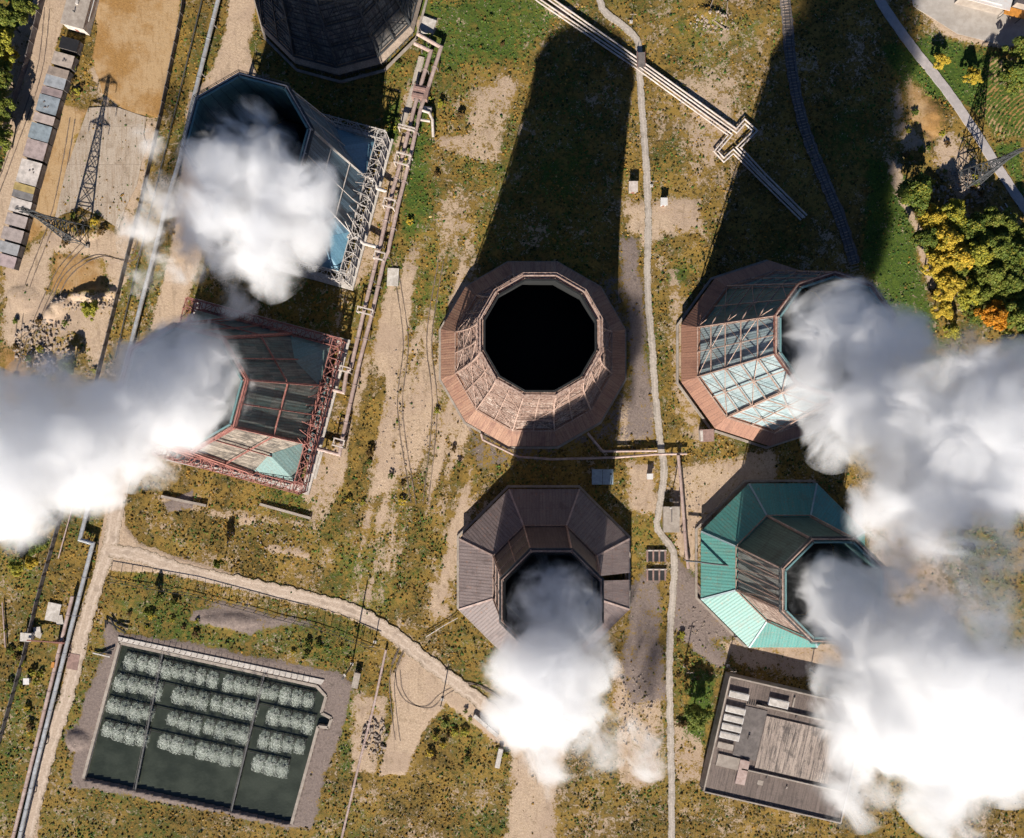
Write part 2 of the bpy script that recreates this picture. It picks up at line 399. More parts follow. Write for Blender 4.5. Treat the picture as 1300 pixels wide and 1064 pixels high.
            dz = Vector((0, 0, -1.5)); mb.add([a, cz, cz + dz, a + dz, b, b + dz], [[0, 3, 2, 1], [1, 2, 5, 4]], [[(0, 0), (0, 1), (9, 1), (9, 0)]] * 2)
            mb.build('corner_roof', cornm, t)
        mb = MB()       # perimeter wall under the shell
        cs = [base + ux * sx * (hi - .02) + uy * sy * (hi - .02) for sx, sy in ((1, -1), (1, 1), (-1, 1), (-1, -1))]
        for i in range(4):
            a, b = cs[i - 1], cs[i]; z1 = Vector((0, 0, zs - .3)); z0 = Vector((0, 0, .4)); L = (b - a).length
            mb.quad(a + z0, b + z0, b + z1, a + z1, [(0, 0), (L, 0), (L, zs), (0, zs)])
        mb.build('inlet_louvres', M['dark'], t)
        for (dx, dy, px_, py_) in ((ux, uy, 1, 0), (uy, -ux, 0, 1), (-ux, -uy, 1, 0), (-uy, ux, 0, 1)):
            mb = MB(); o0 = base + dx * (hi + .25); a = o0 - dy * (hs + 1); b = o0 + dy * (hs + 1); wv = dx * (hs - hi + 1.2)
            lattice(mb, a + Vector((0, 0, zs - 1.5)), b + Vector((0, 0, zs - 1.5)), wv, Vector((0, 0, 4.2)), 16, .26, .17)
            for i in range(17):
                p = a.lerp(b, i / 16) + wv; mb.bar(p + Vector((0, 0, .4)), p + Vector((0, 0, zs + 3.4)), .24)
                p2 = a.lerp(b, i / 16); mb.bar(p2 + Vector((0, 0, zs + 2.7)), P(0, .5, 0, 0).lerp(p2, .999) + Vector((0, 0, 4.2)), .12)
            for i in range(7):      # raking struts up to the shell
                f = (i + .5) / 7; s = .16
                kk = {(1, 0): 0 if dx == ux else 4, (0, 1): 2 if dx == uy else 6}[(px_, py_)]
                uu = 1 - f if False else f
                q0 = a.lerp(b, lerp(.24, .76, f)) + Vector((0, 0, zs + 2.7))
                mb.bar(q0 + wv * .5, P(kk, f, s, frame_off), .16)
                mb.bar(q0 + wv, P(kk, f, s * .5, frame_off), .13)
            mb.build('perimeter_truss', truss, t)
        mb = MB(); hb = hs + 2.2
        O = [base + ux * sx * hb + uy * sy * hb for sx, sy in ((1, -1), (1, 1), (-1, 1), (-1, -1))]
        I = [base + ux * sx * (hb - 2.6) + uy * sy * (hb - 2.6) for sx, sy in ((1, -1), (1, 1), (-1, 1), (-1, -1))]
        for i in range(4):
            z = Vector((0, 0, 1.0)); mb.quad(O[i - 1], O[i], O[i] + z, O[i - 1] + z); mb.quad(O[i - 1] + z, O[i] + z, I[i] + z, I[i - 1] + z); mb.quad(I[i - 1] + z, I[i] + z, I[i] + z * .05, I[i - 1] + z * .05)
        mb.build('basin_kerb', M['concrete_w'], t)
    # water / drift screens inside
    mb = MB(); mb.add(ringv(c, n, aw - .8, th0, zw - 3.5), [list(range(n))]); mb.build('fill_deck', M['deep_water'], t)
    return t

D = math.radians
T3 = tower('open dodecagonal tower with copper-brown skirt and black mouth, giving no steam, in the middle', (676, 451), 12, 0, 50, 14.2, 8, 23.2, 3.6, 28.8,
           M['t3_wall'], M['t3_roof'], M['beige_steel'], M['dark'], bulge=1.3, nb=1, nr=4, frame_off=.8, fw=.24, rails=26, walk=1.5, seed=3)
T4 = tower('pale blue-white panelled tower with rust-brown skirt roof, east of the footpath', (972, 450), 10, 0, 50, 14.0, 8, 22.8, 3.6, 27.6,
           M['t4_wall'], M['t4_roof'], M['beige_steel'], M['in_teal'], nb=1, nr=5, frame_off=.9, fw=.26, facet_mats={2: M['t4_shade'], 3: M['t4_shade'], 4: M['t4_shade']}, rimm=M['rust_steel'], seed=4)
T5 = tower('octagonal tower with broad mauve-brown sheet roof, steaming south of the open tower', (690, 726), 8, 0, 40, 12.6, 9, 15.4, 4, 26.6,
           M['t5_wall'], M['t5_roof'], M['beige_steel'], M['dark'], nb=1, nr=3, frame_off=.5, fw=.24, ff=(3, 4), diag=False, rimm=M['grey_steel'], cap=M['pipe_pink'], roofgap=(0, .42, .52), seed=5)
T6 = tower('octagonal tower with broad bright green sheet roof and white ridge lines', (988, 715), 8, 0, 40, 12.9, 9, 15.6, 4, 25.6,
           M['t6_wall'], M['t6_roof'], M['beige_steel'], M['in_teal'], nb=3, nr=1, frame_off=.6, fw=.26, ff=(4,), cap=M['t4_wall'], facet_mats={4: M['t6_grey'], 5: M['t3_wall'], 6: M['t3_wall']}, rimm=M['grey_steel'], seed=6)
T1 = tower('large steaming tower clad in blue sheeting, with a white lattice truss round its square base', (379, 248), 8, D(-15.1), 47.5, 14.6, 8.5, 21.0, 6, 22.5,
           M['t1_wall'], None, M['white_steel'], M['in_teal'], nb=1, nr=3, frame_off=.5, fw=.2, diag=False, square=(22.5, M['white_steel'], M['t1_corner'], 3), rimm=M['grey_steel'], seed=1)
M['t2_slat'] = sheet('beige_slats', (0.27, 0.225, 0.185), (0.48, 0.41, 0.34), (0.06, 0.055, 0.05), 0.7, 9.0, 0.8, 0.95, 0.7, 0.7, 0.44)
T2 = tower('steaming tower with dark teal and beige slatted cladding inside a square red-oxide truss', (321, 504), 8, D(-15.1), 52, 14.0, 8.5, 21.6, 6, 23.0,
           M['t2_wall'], None, M['pink_steel'], M['in_teal'], nb=1, nr=2, frame_off=.7, fw=.34, diag=False, facet_mats={7: M['t2_slat'], 6: M['t2_slat']}, square=(23.2, M['pink_steel'], M['t2_corner'], 3), seed=2)
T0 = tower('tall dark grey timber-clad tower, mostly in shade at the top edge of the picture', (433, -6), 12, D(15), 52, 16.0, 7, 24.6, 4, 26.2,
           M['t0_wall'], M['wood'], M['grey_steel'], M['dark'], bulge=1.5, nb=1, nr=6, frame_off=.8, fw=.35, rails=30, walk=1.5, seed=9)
# ------------------------------------------------------------------ ground
def vnoise(x, y, s, seed):
    """cheap value noise on numpy arrays"""
    x = x / s; y = y / s; xi = np.floor(x).astype(int); yi = np.floor(y).astype(int); fx = x - xi; fy = y - yi
    fx = fx * fx * (3 - 2 * fx); fy = fy * fy * (3 - 2 * fy)
    def h(a, b):
        n = (a * 374761393 + b * 668265263 + seed * 1442695041) & 0x7fffffff
        n = ((n ^ (n >> 13)) * 1274126177) & 0x7fffffff
        return ((n ^ (n >> 16)) & 0xffff) / 65535.0
    return (h(xi, yi) * (1 - fx) + h(xi + 1, yi) * fx) * (1 - fy) + (h(xi, yi + 1) * (1 - fx) + h(xi + 1, yi + 1) * fx) * fy
def fbm(x, y, s, seed, o=4):
    return sum(vnoise(x, y, s / 2 ** i, seed + i) * .5 ** i for i in range(o)) / sum(.5 ** i for i in range(o))
def polymask(X, Y, poly, soft):
    d = np.full(X.shape, 1e9); ins = np.zeros(X.shape, bool); n = len(poly)
    for i in range(n):
        x0, y0 = poly[i]; x1, y1 = poly[(i + 1) % n]; dx, dy = x1 - x0, y1 - y0
        t = np.clip(((X - x0) * dx + (Y - y0) * dy) / (dx * dx + dy * dy + 1e-9), 0, 1)
        d = np.minimum(d, np.hypot(X - x0 - t * dx, Y - y0 - t * dy))
        if y0 != y1: ins ^= ((Y < y0) != (Y < y1)) & (X < (x1 - x0) * (Y - y0) / (y1 - y0) + x0)
    sd_ = np.where(ins, -d, d)
    return np.clip(.5 - sd_ / (2 * soft), 0, 1)
def linemask(X, Y, pts, w, soft):
    d = np.full(X.shape, 1e9)
    for (x0, y0), (x1, y1) in zip(pts[:-1], pts[1:]):
        dx, dy = x1 - x0, y1 - y0; t = np.clip(((X - x0) * dx + (Y - y0) * dy) / (dx * dx + dy * dy + 1e-9), 0, 1)
        d = np.minimum(d, np.hypot(X - x0 - t * dx, Y - y0 - t * dy))
    return np.clip(.5 - (d - w) / (2 * soft), 0, 1)

# chan: 0 sand, 1 ochre, 2 grey, 3 green, value, shape
LAY = [
 ('g', .75, [(460, -20), (760, -20), (700, 60), (660, 100), (600, 90), (560, 110), (560, 300), (500, 330), (490, 200), (520, 60)], 25),
 ('g', .55, [(500, 180), (560, 190), (600, 290), (560, 340), (510, 330)], 20), ('g', .6, [(820, 0), (1000, 0), (980, 90), (860, 70)], 25),
 ('g', .9, [(1110, 60), (1190, 30), (1300, 80), (1300, 150), (1260, 170), (1230, 140), (1180, 120), (1140, 110)], 14),
 ('g', .95, [(1100, 180), (1160, 230), (1165, 300), (1180, 380), (1200, 440), (1100, 430), (1095, 330)], 16),
 ('g', .9, [(1250, 180), (1300, 170), (1300, 270), (1270, 210)], 10), ('g', .75, [(850, 330), (890, 330), (870, 370), (840, 360)], 12),
 ('g', .8, [(870, 850), (915, 850), (900, 960), (860, 940)], 10), ('g', .6, [(130, 740), (300, 770), (480, 820), (440, 850), (150, 790)], 12),
 ('g', .65, [(0, 840), (45, 850), (30, 974), (0, 974)], 14), ('g', .6, [(0, 650), (60, 660), (60, 760), (0, 740)], 14), ('g', .5, [(550, 800), (610, 810), (600, 860), (560, 850)], 10),
 ('g', .6, [(430, 860), (470, 880), (450, 1000), (420, 1000)], 10), ('g', .5, [(690, 100), (810, 100), (800, 330), (650, 330)], 30), ('g', .6, [(1180, 640), (1300, 640), (1300, 800), (1200, 780)], 20),
 ('s', .95, [(40, -30), (95, -30), (70, 60), (60, 130), (10, 330), (-30, 330), (-20, 240), (0, 220), (40, 60)], 3),
 ('o', 1., [(118, -40), (236, -40), (205, 150), (165, 145), (128, 118), (118, 70), (122, 40)], 3),
 ('s', .62, [(100, 60), (130, 90), (150, 125), (200, 150), (185, 155), (120, 140), (112, 100)], 8),
 ('o', .85, [(80, 130), (112, 140), (75, 260), (60, 330), (40, 360), (20, 345), (40, 250)], 6),
 ('s', .85, [(0, 345), (60, 290), (130, 300), (150, 330), (120, 360), (60, 370), (20, 450), (0, 460)], 12), ('o', .7, [(0, 350), (60, 350), (50, 400), (30, 440), (25, 600), (0, 600)], 12),
 ('s', .55, [(20, 420), (80, 400), (110, 440), (60, 480), (30, 470)], 14),
 ('s', .95, [(295, -30), (330, -30), (316, 60), (330, 100), (250, 118), (268, 85), (285, 30)], 5),
 ('s', .9, [(240, 118), (320, 100), (290, 200), (255, 330), (228, 420), (190, 420), (215, 320)], 5),
 ('s', .95, [(176, 440), (225, 425), (200, 500), (168, 600), (158, 640), (160, 668), (178, 690), (225, 708), (330, 738), (330, 752), (215, 730), (140, 724), (128, 745), (112, 800), (98, 850), (85, 900), (60, 985), (40, 1100), (20, 1100), (45, 985), (72, 900), (92, 800), (118, 740), (134, 640), (150, 560)], 3),
 ('s', .93, [(325, 737), (440, 765), (500, 795), (530, 822), (600, 872), (650, 915), (700, 950), (690, 975), (640, 950), (565, 895), (535, 930), (515, 985), (480, 985), (500, 900), (495, 860), (512, 830), (480, 800), (430, 780), (325, 751)], 4),
 ('s', .85, [(620, 900), (720, 930), (700, 1100), (640, 1100), (650, 960)], 10),
 ('s', .62, [(590, 110), (640, 90), (668, 100), (640, 190), (625, 200), (590, 170)], 14), ('s', .66, [(540, 180), (640, 150), (640, 210), (600, 200), (560, 195)], 8),
 ('s', .72, [(487, 372), (545, 375), (560, 440), (520, 470), (490, 520), (470, 470), (478, 420)], 14), ('s', .62, [(550, 250), (600, 230), (590, 330), (560, 400), (545, 330)], 16),
 ('s', .56, [(490, 370), (560, 430), (560, 640), (520, 620), (470, 640), (455, 600), (490, 500)], 22), ('s', .6, [(390, 590), (430, 560), (450, 600), (400, 690), (385, 680)], 12),
 ('s', .62, [(570, 560), (605, 590), (595, 640), (580, 600)], 10), ('s', .75, [(540, 640), (600, 600), (592, 690), (580, 700), (545, 690)], 10), ('s', .7, [(530, 700), (580, 690), (575, 790), (550, 790)], 12),
 ('s', .6, [(480, 640), (520, 640), (510, 760), (480, 720)], 16), ('s', .55, [(400, 690), (430, 690), (425, 730), (400, 720)], 10),
 ('s', .64, [(690, 0), (740, 0), (720, 30), (690, 20)], 8),
 ('s', .62, [(845, 90), (950, 60), (960, 170), (900, 240), (860, 200)], 30), ('s', .8, [(785, 250), (890, 250), (900, 300), (850, 300), (800, 330)], 10), ('s', .56, [(880, 30), (960, 20), (950, 60), (900, 60)], 16),
 ('y', .8, [(785, 300), (812, 300), (832, 560), (790, 560), (800, 470)], 8), ('s', .7, [(780, 500), (835, 500), (832, 560), (780, 570)], 10), ('y', .5, [(560, 440), (800, 330), (800, 560), (600, 600)], 10),
 ('s', .8, [(790, 585), (830, 585), (836, 660), (800, 650)], 8), ('s', .75, [(845, 590), (990, 560), (1000, 610), (900, 680), (885, 740), (850, 700)], 12), ('s', .6, [(845, 330), (870, 350), (900, 560), (880, 570), (850, 500)], 10),
 ('y', .85, [(855, 700), (895, 745), (960, 825), (915, 850), (875, 830), (850, 790)], 8), ('y', .72, [(790, 740), (845, 720), (848, 900), (800, 900), (780, 840), (800, 800)], 10), ('s', .66, [(770, 830), (845, 850), (845, 1000), (780, 1000)], 12),
 ('s', .72, [(900, 810), (1100, 790), (1130, 860), (1050, 870), (940, 845)], 10), ('s', .6, [(850, 900), (905, 940), (900, 1000), (850, 1000)], 12), ('s', .6, [(1080, 590), (1200, 650), (1230, 800), (1110, 800), (1090, 690)], 20),
 ('s', .9, [(1140, -20), (1310, -20), (1310, 55), (1275, 62), (1210, 48), (1180, 25)], 4), ('s', .75, [(1130, 110), (1160, 110), (1200, 150), (1240, 200), (1250, 250), (1215, 260), (1180, 200), (1140, 190)], 14), ('o', .75, [(1150, 95), (1190, 120), (1205, 160), (1180, 190), (1150, 150)], 10),
 ('s', .8, [(1125, 200), (1145, 205), (1150, 250), (1170, 290), (1190, 370), (1178, 372), (1160, 300), (1135, 240)], 5),
 ('o', .75, [(1235, 240), (1310, 290), (1310, 320), (1260, 270)], 8),
 ('y', .95, [(243, 774), (300, 772), (340, 790), (320, 806), (240, 790)], 5), ('y', .8, [(240, 765), (310, 765), (400, 790), (330, 800)], 8),
 ('y', .9, [(130, 785), (150, 800), (430, 852), (452, 870), (436, 930), (412, 985), (395, 1055), (92, 1000), (88, 985), (105, 880), (130, 830)], 5),
 ('y', .9, [(80, 925), (100, 920), (118, 935), (110, 960), (85, 955)], 5), ('s', .7, [(450, 880), (495, 880), (480, 985), (440, 985)], 8),
 ('y', .8, [(205, 640), (245, 620), (245, 645), (215, 652)], 3), ('s', .55, [(190, 625), (260, 640), (390, 660), (390, 672), (260, 655), (190, 640)], 5), ('s', .7, [(300, 655), (325, 655), (325, 668), (302, 668)], 3), ('s', .7, [(335, 688), (395, 700), (392, 712), (340, 700)], 3),
 ('s', .6, [(440, 330), (500, 180), (510, 100), (530, 110), (520, 220), (480, 340), (440, 380), (410, 560), (385, 560)], 8), ('g', .8, [(485, 140), (510, 110), (510, 180), (490, 210)], 6),
 ('s', .6, [(390, 560), (430, 575), (400, 640), (380, 640)], 8), ('o', .6, [(1210, 250), (1260, 270), (1240, 300), (1200, 290)], 8),
 ('s', .8, [(0, 335), (60, 300), (150, 285), (176, 290), (140, 445), (118, 480), (100, 425), (50, 420), (0, 470)], 12), ('o', .8, [(70, 320), (130, 330), (140, 370), (60, 372)], 8), ('o', .75, [(0, 440), (40, 460), (50, 560), (0, 600)], 12), ('s', .75, [(185, 149), (203, 152), (165, 300), (150, 292)], 5), ('g', .7, [(0, -10), (40, -10), (20, 100), (0, 200)], 14), ('s', .7, [(0, 60), (45, 0), (50, 60), (20, 160), (0, 200)], 4), ('s', .8, [(525, 18), (556, 22), (552, 46), (530, 40)], 3),
]
def dens_axis(lo, hi, step, far):
    a = list(np.arange(lo, hi + .01, step)); return np.array([-far, -far / 2, -far / 4, lo - 120, lo - 40] + a + [hi + 40, hi + 120, far / 4, far / 2, far])
ax = dens_axis(-170, 176, 0.6, 4000); ay = dens_axis(-136, 144, 0.6, 4000)
GX, GY = np.meshgrid(ax, ay); PX = GX / S + NX; PY = -GY / S + NY
wx = PX + (fbm(PX, PY, 40, 5) - .5) * 22; wy = PY + (fbm(PX, PY, 40, 9) - .5) * 22
sand = np.zeros(GX.shape); ochre = sand.copy(); grey = sand.copy(); green = .22 + .5 * fbm(PX, PY, 90, 21)
for ch, v, poly, soft in LAY:
    jit = min(1, soft / 12)
    m = polymask(PX + (wx - PX) * jit, PY + (wy - PY) * jit, poly, soft)
    if ch == 'g': green = np.maximum(green, m * v); continue
    k = {'s': 0, 'o': 1, 'y': 2}[ch]; arrs = [sand, ochre, grey]
    for j in range(3):
        if j == k: arrs[j][:] = np.maximum(arrs[j], m * v)
        elif v > .7: arrs[j][:] = arrs[j] * (1 - m * v)
sand = np.maximum(sand, .50 * fbm(PX, PY, 42, 33) + .08 - .25 * np.clip(green - .45, 0, 1))
# vertical tyre streaks between the towers
st = fbm(PX + PY * .25, PY * .12, 16, 71); band = polymask(PX, PY, [(470, 330), (600, 300), (640, 640), (560, 790), (450, 760), (420, 600)], 30)
sand = np.clip(sand + band * (.05 + (st - .48) * 1.7), 0, 1)
rr_ = np.hypot(PX - 1335, PY - 190) + 6 * fbm(PX, PY, 20, 3); mown = polymask(PX, PY, [(1255, 65), (1310, 75), (1310, 175), (1262, 180), (1240, 140)], 8); ochre = np.maximum(ochre * (1 - mown), mown * (.42 + .3 * np.sin(rr_ * 1.25))); sand = sand * (1 - mown); green = np.maximum(green, mown * .8)
far_ = (np.abs(GX) > 230) | (np.abs(GY) > 230); sand[far_] = .2; ochre[far_] = 0; grey[far_] = 0
relief = -0.5 * fbm(PX, PY, 28, 44) * np.clip(1 - 1.2 * np.maximum(sand, np.maximum(ochre, grey)) ** 2, 0.05, 1)
# earth bank and spoil heaps
def bump(px, py, rx, ry, h, ang=0):
    a = math.radians(ang); dx = PX - px; dy = PY - py; u = (dx * math.cos(a) + dy * math.sin(a)) / rx; v = (-dx * math.sin(a) + dy * math.cos(a)) / ry
    return h * np.clip(1 - u * u - v * v, 0, 1) ** .7
rl = .4 + 1.2 * fbm(PX, PY, 9, 61)
relief = relief + rl * (bump(118, 374, 34, 9, 2.0, -4) + bump(72, 392, 22, 11, 1.6, -45) + bump(50, 470, 24, 22, 1.2) + bump(100, 287, 36, 20, .9) + bump(28, 380, 22, 18, .5) + bump(1225, 235, 22, 18, 1.8)
  + bump(1170, 190, 16, 24, 1.2) + bump(1188, 150, 18, 22, .7) + bump(292, 788, 40, 10, .6) + bump(98, 940, 16, 13, 1.0) + bump(905, 20, 22, 9, 1.2, 30))
relief[far_] = -1
# the pond is dug into the ground
PTL, PTR = (152, 816), (410, 873); PU = Vector((.9765, .2157)); PV = Vector((-.2585, .966))
def pq(u, v): return (PTL[0] + PU.x * u + PV.x * v, PTL[1] + PU.y * u + PV.y * v)
PONDPX = [PTL, (402, 871), (414, 884), (408, 905), (421, 912), (417, 924), (404, 922), (370, 1046), (106, 988)]
relief -= 2.6 * (polymask(PX, PY, PONDPX, 1.5) > .5)
V = np.stack([GX, GY, relief], -1).reshape(-1, 3); ny, nx = GX.shape
idx = np.arange(ny * nx).reshape(ny, nx); F = np.stack([idx[:-1, :-1], idx[:-1, 1:], idx[1:, 1:], idx[1:, :-1]], -1).reshape(-1, 4)
me = bpy.data.meshes.new('ground'); me.vertices.add(len(V)); me.vertices.foreach_set('co', V.ravel().astype('f'))
me.loops.add(F.size); me.loops.foreach_set('vertex_index', F.ravel().astype('i')); me.polygons.add(len(F)); me.polygons.foreach_set('loop_start', np.arange(0, F.size, 4, dtype='i'))
me.polygons.foreach_set('use_smooth', np.ones(len(F), bool)); me.update(calc_edges=True)
at_ = me.color_attributes.new('cover', 'FLOAT_COLOR', 'POINT'); at_.data.foreach_set('color', np.stack([sand, ochre, grey, np.clip(green, 0, 1)], -1).ravel().astype('f'))
go = bpy.data.objects.new('ground', me); COL.objects.link(go); go['kind'] = 'structure'
m, nt, b = newmat('soil_and_weeds'); tc = nd(nt, 'ShaderNodeTexCoord').outputs['Object']
va = nd(nt, 'ShaderNodeVertexColor', layer_name='cover'); sp = nd(nt, 'ShaderNodeSeparateColor'); nt.links.new(va.outputs['Color'], sp.inputs[0])
n_big = noise(nt, tc, 0.06, 5, 0.65); n_mid = noise(nt, tc, 0.35, 6, 0.72, 0.4); n_fine = noise(nt, tc, 1.6, 6, 0.75); n_m2 = noise(nt, scalev(nt, tc, (1, 1, 7)), 0.9, 5, 0.7)
edge = math_(nt, 'ADD', math_(nt, 'MULTIPLY', math_(nt, 'SUBTRACT', n_mid, .5), 1.7), math_(nt, 'MULTIPLY', math_(nt, 'SUBTRACT', n_fine, .5), 1.5))
veg = mixc(nt, ramp(nt, n_mid, .38, .62), (0.20, 0.13, 0.036), (0.065, 0.052, 0.017))
veg = mixc(nt, ramp(nt, n_big, .42, .6, 0, .8), veg, (0.27, 0.175, 0.045))
veg = mixc(nt, ramp(nt, n_m2, .52, .62, 0, .75), veg, (0.025, 0.028, 0.010))
gf = ramp(nt, math_(nt, 'ADD', va.outputs['Alpha'], math_(nt, 'MULTIPLY', math_(nt, 'SUBTRACT', n_mid, .5), 1.1)), .42, .78, 0, .92)
veg = mixc(nt, gf, veg, mixc(nt, ramp(nt, n_fine, .4, .62), (0.075, 0.125, 0.02), (0.028, 0.06, 0.014)))
sandc = mixc(nt, ramp(nt, n_fine, .35, .65), (0.52, 0.40, 0.29), (0.37, 0.27, 0.19)); sandc = mixc(nt, ramp(nt, n_big, .45, .62, 0, .6), sandc, (0.36, 0.265, 0.20))
ochc = mixc(nt, ramp(nt, n_fine, .35, .68), (0.36, 0.205, 0.075), (0.26, 0.145, 0.055)); ochc = mixc(nt, ramp(nt, n_big, .42, .6, 0, .8), ochc, (0.44, 0.31, 0.18)); ochc = mixc(nt, ramp(nt, noise(nt, scalev(nt, tc, (1.1, .2, 1)), 1.0, 6, .72), .5, .64, 0, .5), ochc, (0.24, 0.14, 0.055))
gryc = mixc(nt, ramp(nt, n_fine, .35, .65), (0.25, 0.20, 0.175), (0.165, 0.13, 0.118)); gryc = mixc(nt, ramp(nt, n_mid, .52, .7, 0, .7), gryc, (0.10, 0.08, 0.07))
def gate(ch): return ramp(nt, math_(nt, 'ADD', ch, edge), .42, .64)
n_st = noise(nt, scalev(nt, tc, (.5, .12, 1)), 1.0, 6, .7)
sands = mixc(nt, ramp(nt, n_mid, .55, .68, 0, .55), sandc, (0.20, 0.145, 0.085)); sands = mixc(nt, ramp(nt, n_st, .52, .66, 0, .5), sands, (0.24, 0.175, 0.125)); sands = mixc(nt, ramp(nt, n_fine, .60, .68, 0, .5), sands, (0.58, 0.46, 0.36))
col = mixc(nt, gate(sp.outputs[0]), veg, sands); col = mixc(nt, gate(sp.outputs[1]), col, ochc); col = mixc(nt, gate(sp.outputs[2]), col, gryc)
peb = nd(nt, 'ShaderNodeTexVoronoi'); nt.links.new(tc, peb.inputs[0]); peb.inputs['Scale'].default_value = 1.1
col = mixc(nt, math_(nt, 'MULTIPLY', ramp(nt, peb.outputs['Distance'], .16, .10), ramp(nt, n_mid, .5, .62)), col, (0.50, 0.42, 0.34))
nt.links.new(col, b.inputs['Base Color']); b.inputs['Roughness'].default_value = .95; b.inputs['Specular IOR Level'].default_value = .1
bp = nd(nt, 'ShaderNodeBump'); bp.inputs['Strength'].default_value = .5; bp.inputs['Distance'].default_value = .22
nt.links.new(math_(nt, 'ADD', n_fine, math_(nt, 'MULTIPLY', n_m2, .8)), bp.inputs['Height']); nt.links.new(bp.outputs[0], b.inputs['Normal']); me.materials.append(m)
def gsample(arr, x, y):
    i = np.clip(np.searchsorted(ax, x) - 1, 0, nx - 2); j = np.clip(np.searchsorted(ay, y) - 1, 0, ny - 2); return arr[j, i]

# low weeds and tussocks
def cover_mask(X, Y):       # things plants do not grow through
    m = np.zeros(X.shape, bool)
    for t, r in ((T3, 30), (T4, 29), (T5, 28), (T6, 27), (T0, 28)): m |= np.hypot(X - t.location.x, Y - t.location.y) < r
    for t in (T1, T2):
        dx, dy = X - t.location.x, Y - t.location.y; ca, sa = math.cos(D(-15.1)), math.sin(D(-15.1))
        m |= (np.abs(dx * ca + dy * sa) < 26) & (np.abs(-dx * sa + dy * ca) < 26)
    return m | (polymask(X / S + NX, -Y / S + NY, PONDPX, 1.5) > .2)
NT = 330000
X = RNG.uniform(-168, 174, NT); Y = RNG.uniform(-134, 142, NT); px = X / S + NX; py = -Y / S + NY
sa_, oc_, gy_, gr_ = (gsample(a, X, Y) for a in (sand, ochre, grey, green)); clump = fbm(px, py, 22, 77)
hard = np.maximum(np.maximum(sa_, oc_ * 1.1), gy_ * 1.05) + (fbm(px, py, 12, 99) - .5) * .7
keep = (hard < .47) & (RNG.random(NT) < -.25 + 1.7 * clump) & ~cover_mask(X, Y)
keep |= (hard < .85) & (RNG.random(NT) < .035) & ~cover_mask(X, Y) & (np.maximum(oc_, sa_) < .9)
PATHS = {
 'main': [(758, -30), (762, 0), (768, 15), (790, 32), (808, 50), (813, 72), (812, 90), (815, 140), (820, 200), (823, 280), (822, 330), (823, 380), (827, 430), (832, 500), (838, 560), (843, 600), (836, 650), (835, 672), (852, 695), (856, 720), (851, 800), (850, 860), (852, 974), (853, 1100)],
 'ne': [(1105, -30), (1120, 5), (1160, 62), (1200, 112), (1240, 170), (1262, 205), (1300, 262), (1330, 300)]}
for w_, pth in ((4.5, PATHS['main']), (6, PATHS['ne'])): keep &= linemask(px, py, pth, w_, .5) < .5
X, Y, gr_, px, py = X[keep], Y[keep], gr_[keep], px[keep], py[keep]; n = len(X); Z = gsample(relief, X, Y) - .05
big = RNG.random(n) ** 3.5; hgt = (.08 + .42 * big) * (0.6 + 1.1 * fbm(px, py, 30, 123)); rad = .10 + .34 * big + .08 * RNG.random(n); ph = RNG.uniform(0, 6.28, n)
vs = np.zeros((n, 6, 3)); 
for k in range(5):
    r = rad * RNG.uniform(.55, 1.3, n); a = ph + k * 2 * math.pi / 5
    vs[:, k] = np.stack([X + r * np.cos(a), Y + r * np.sin(a), Z + hgt * RNG.uniform(0, .5, n)], -1)
vs[:, 5] = np.stack([X + rad * RNG.uniform(-.4, .4, n), Y + rad * RNG.uniform(-.4, .4, n), Z + hgt], -1)
base_i = (np.arange(n) * 6)[:, None, None]; tri = np.array([[k, (k + 1) % 5, 5] for k in range(5)])[None]
Fq = (base_i + tri).reshape(-1, 3); gm = bpy.data.meshes.new('weeds'); gm.vertices.add(n * 6); gm.vertices.foreach_set('co', vs.ravel().astype('f'))
gm.loops.add(Fq.size); gm.loops.foreach_set('vertex_index', Fq.ravel().astype('i')); gm.polygons.add(len(Fq)); gm.polygons.foreach_set('loop_start', np.arange(0, Fq.size, 3, dtype='i')); gm.update(calc_edges=True)
pal = np.array([(.024, .028, .010), (.06, .055, .016), (.14, .09, .026), (.26, .145, .03), (.32, .20, .05), (.42, .31, .13)]); gpal = np.array([(.05, .105, .02), (.03, .065, .016), (.085, .135, .028), (.12, .135, .028)])
drift = fbm(px, py, 55, 140) * .5 + fbm(px, py, 7, 141) * .5; ci = np.clip((RNG.random(n) * 2.6 + drift * 7 - 2.2), 0, 5.99).astype(int); cc = pal[ci]
isg = RNG.random(n) < np.clip((gr_ - .34) * 1.9 + (fbm(px, py, 9, 171) - .5) * 1.6, 0, .95); cc[isg] = gpal[RNG.integers(0, 4, isg.sum())]
cc = cc * RNG.uniform(.62, 1.15, n)[:, None] * (.65 + .7 * fbm(px, py, 30, 191))[:, None]
ca_ = gm.color_attributes.new('tone', 'FLOAT_COLOR', 'POINT'); ca_.data.foreach_set('color', np.repeat(np.c_[cc, np.ones(n)], 6, 0).ravel().astype('f'))
mw, nt, b = newmat('weeds'); v_ = nd(nt, 'ShaderNodeVertexColor', layer_name='tone'); nt.links.new(v_.outputs[0], b.inputs['Base Color']); b.inputs['Roughness'].default_value = .9; b.inputs['Specular IOR Level'].default_value = .15
gm.materials.append(mw); wo = bpy.data.objects.new('weeds', gm); COL.objects.link(wo); setp(wo, 'low autumn weeds, tussocks and grass growing between the towers', 'weeds', kind='stuff')

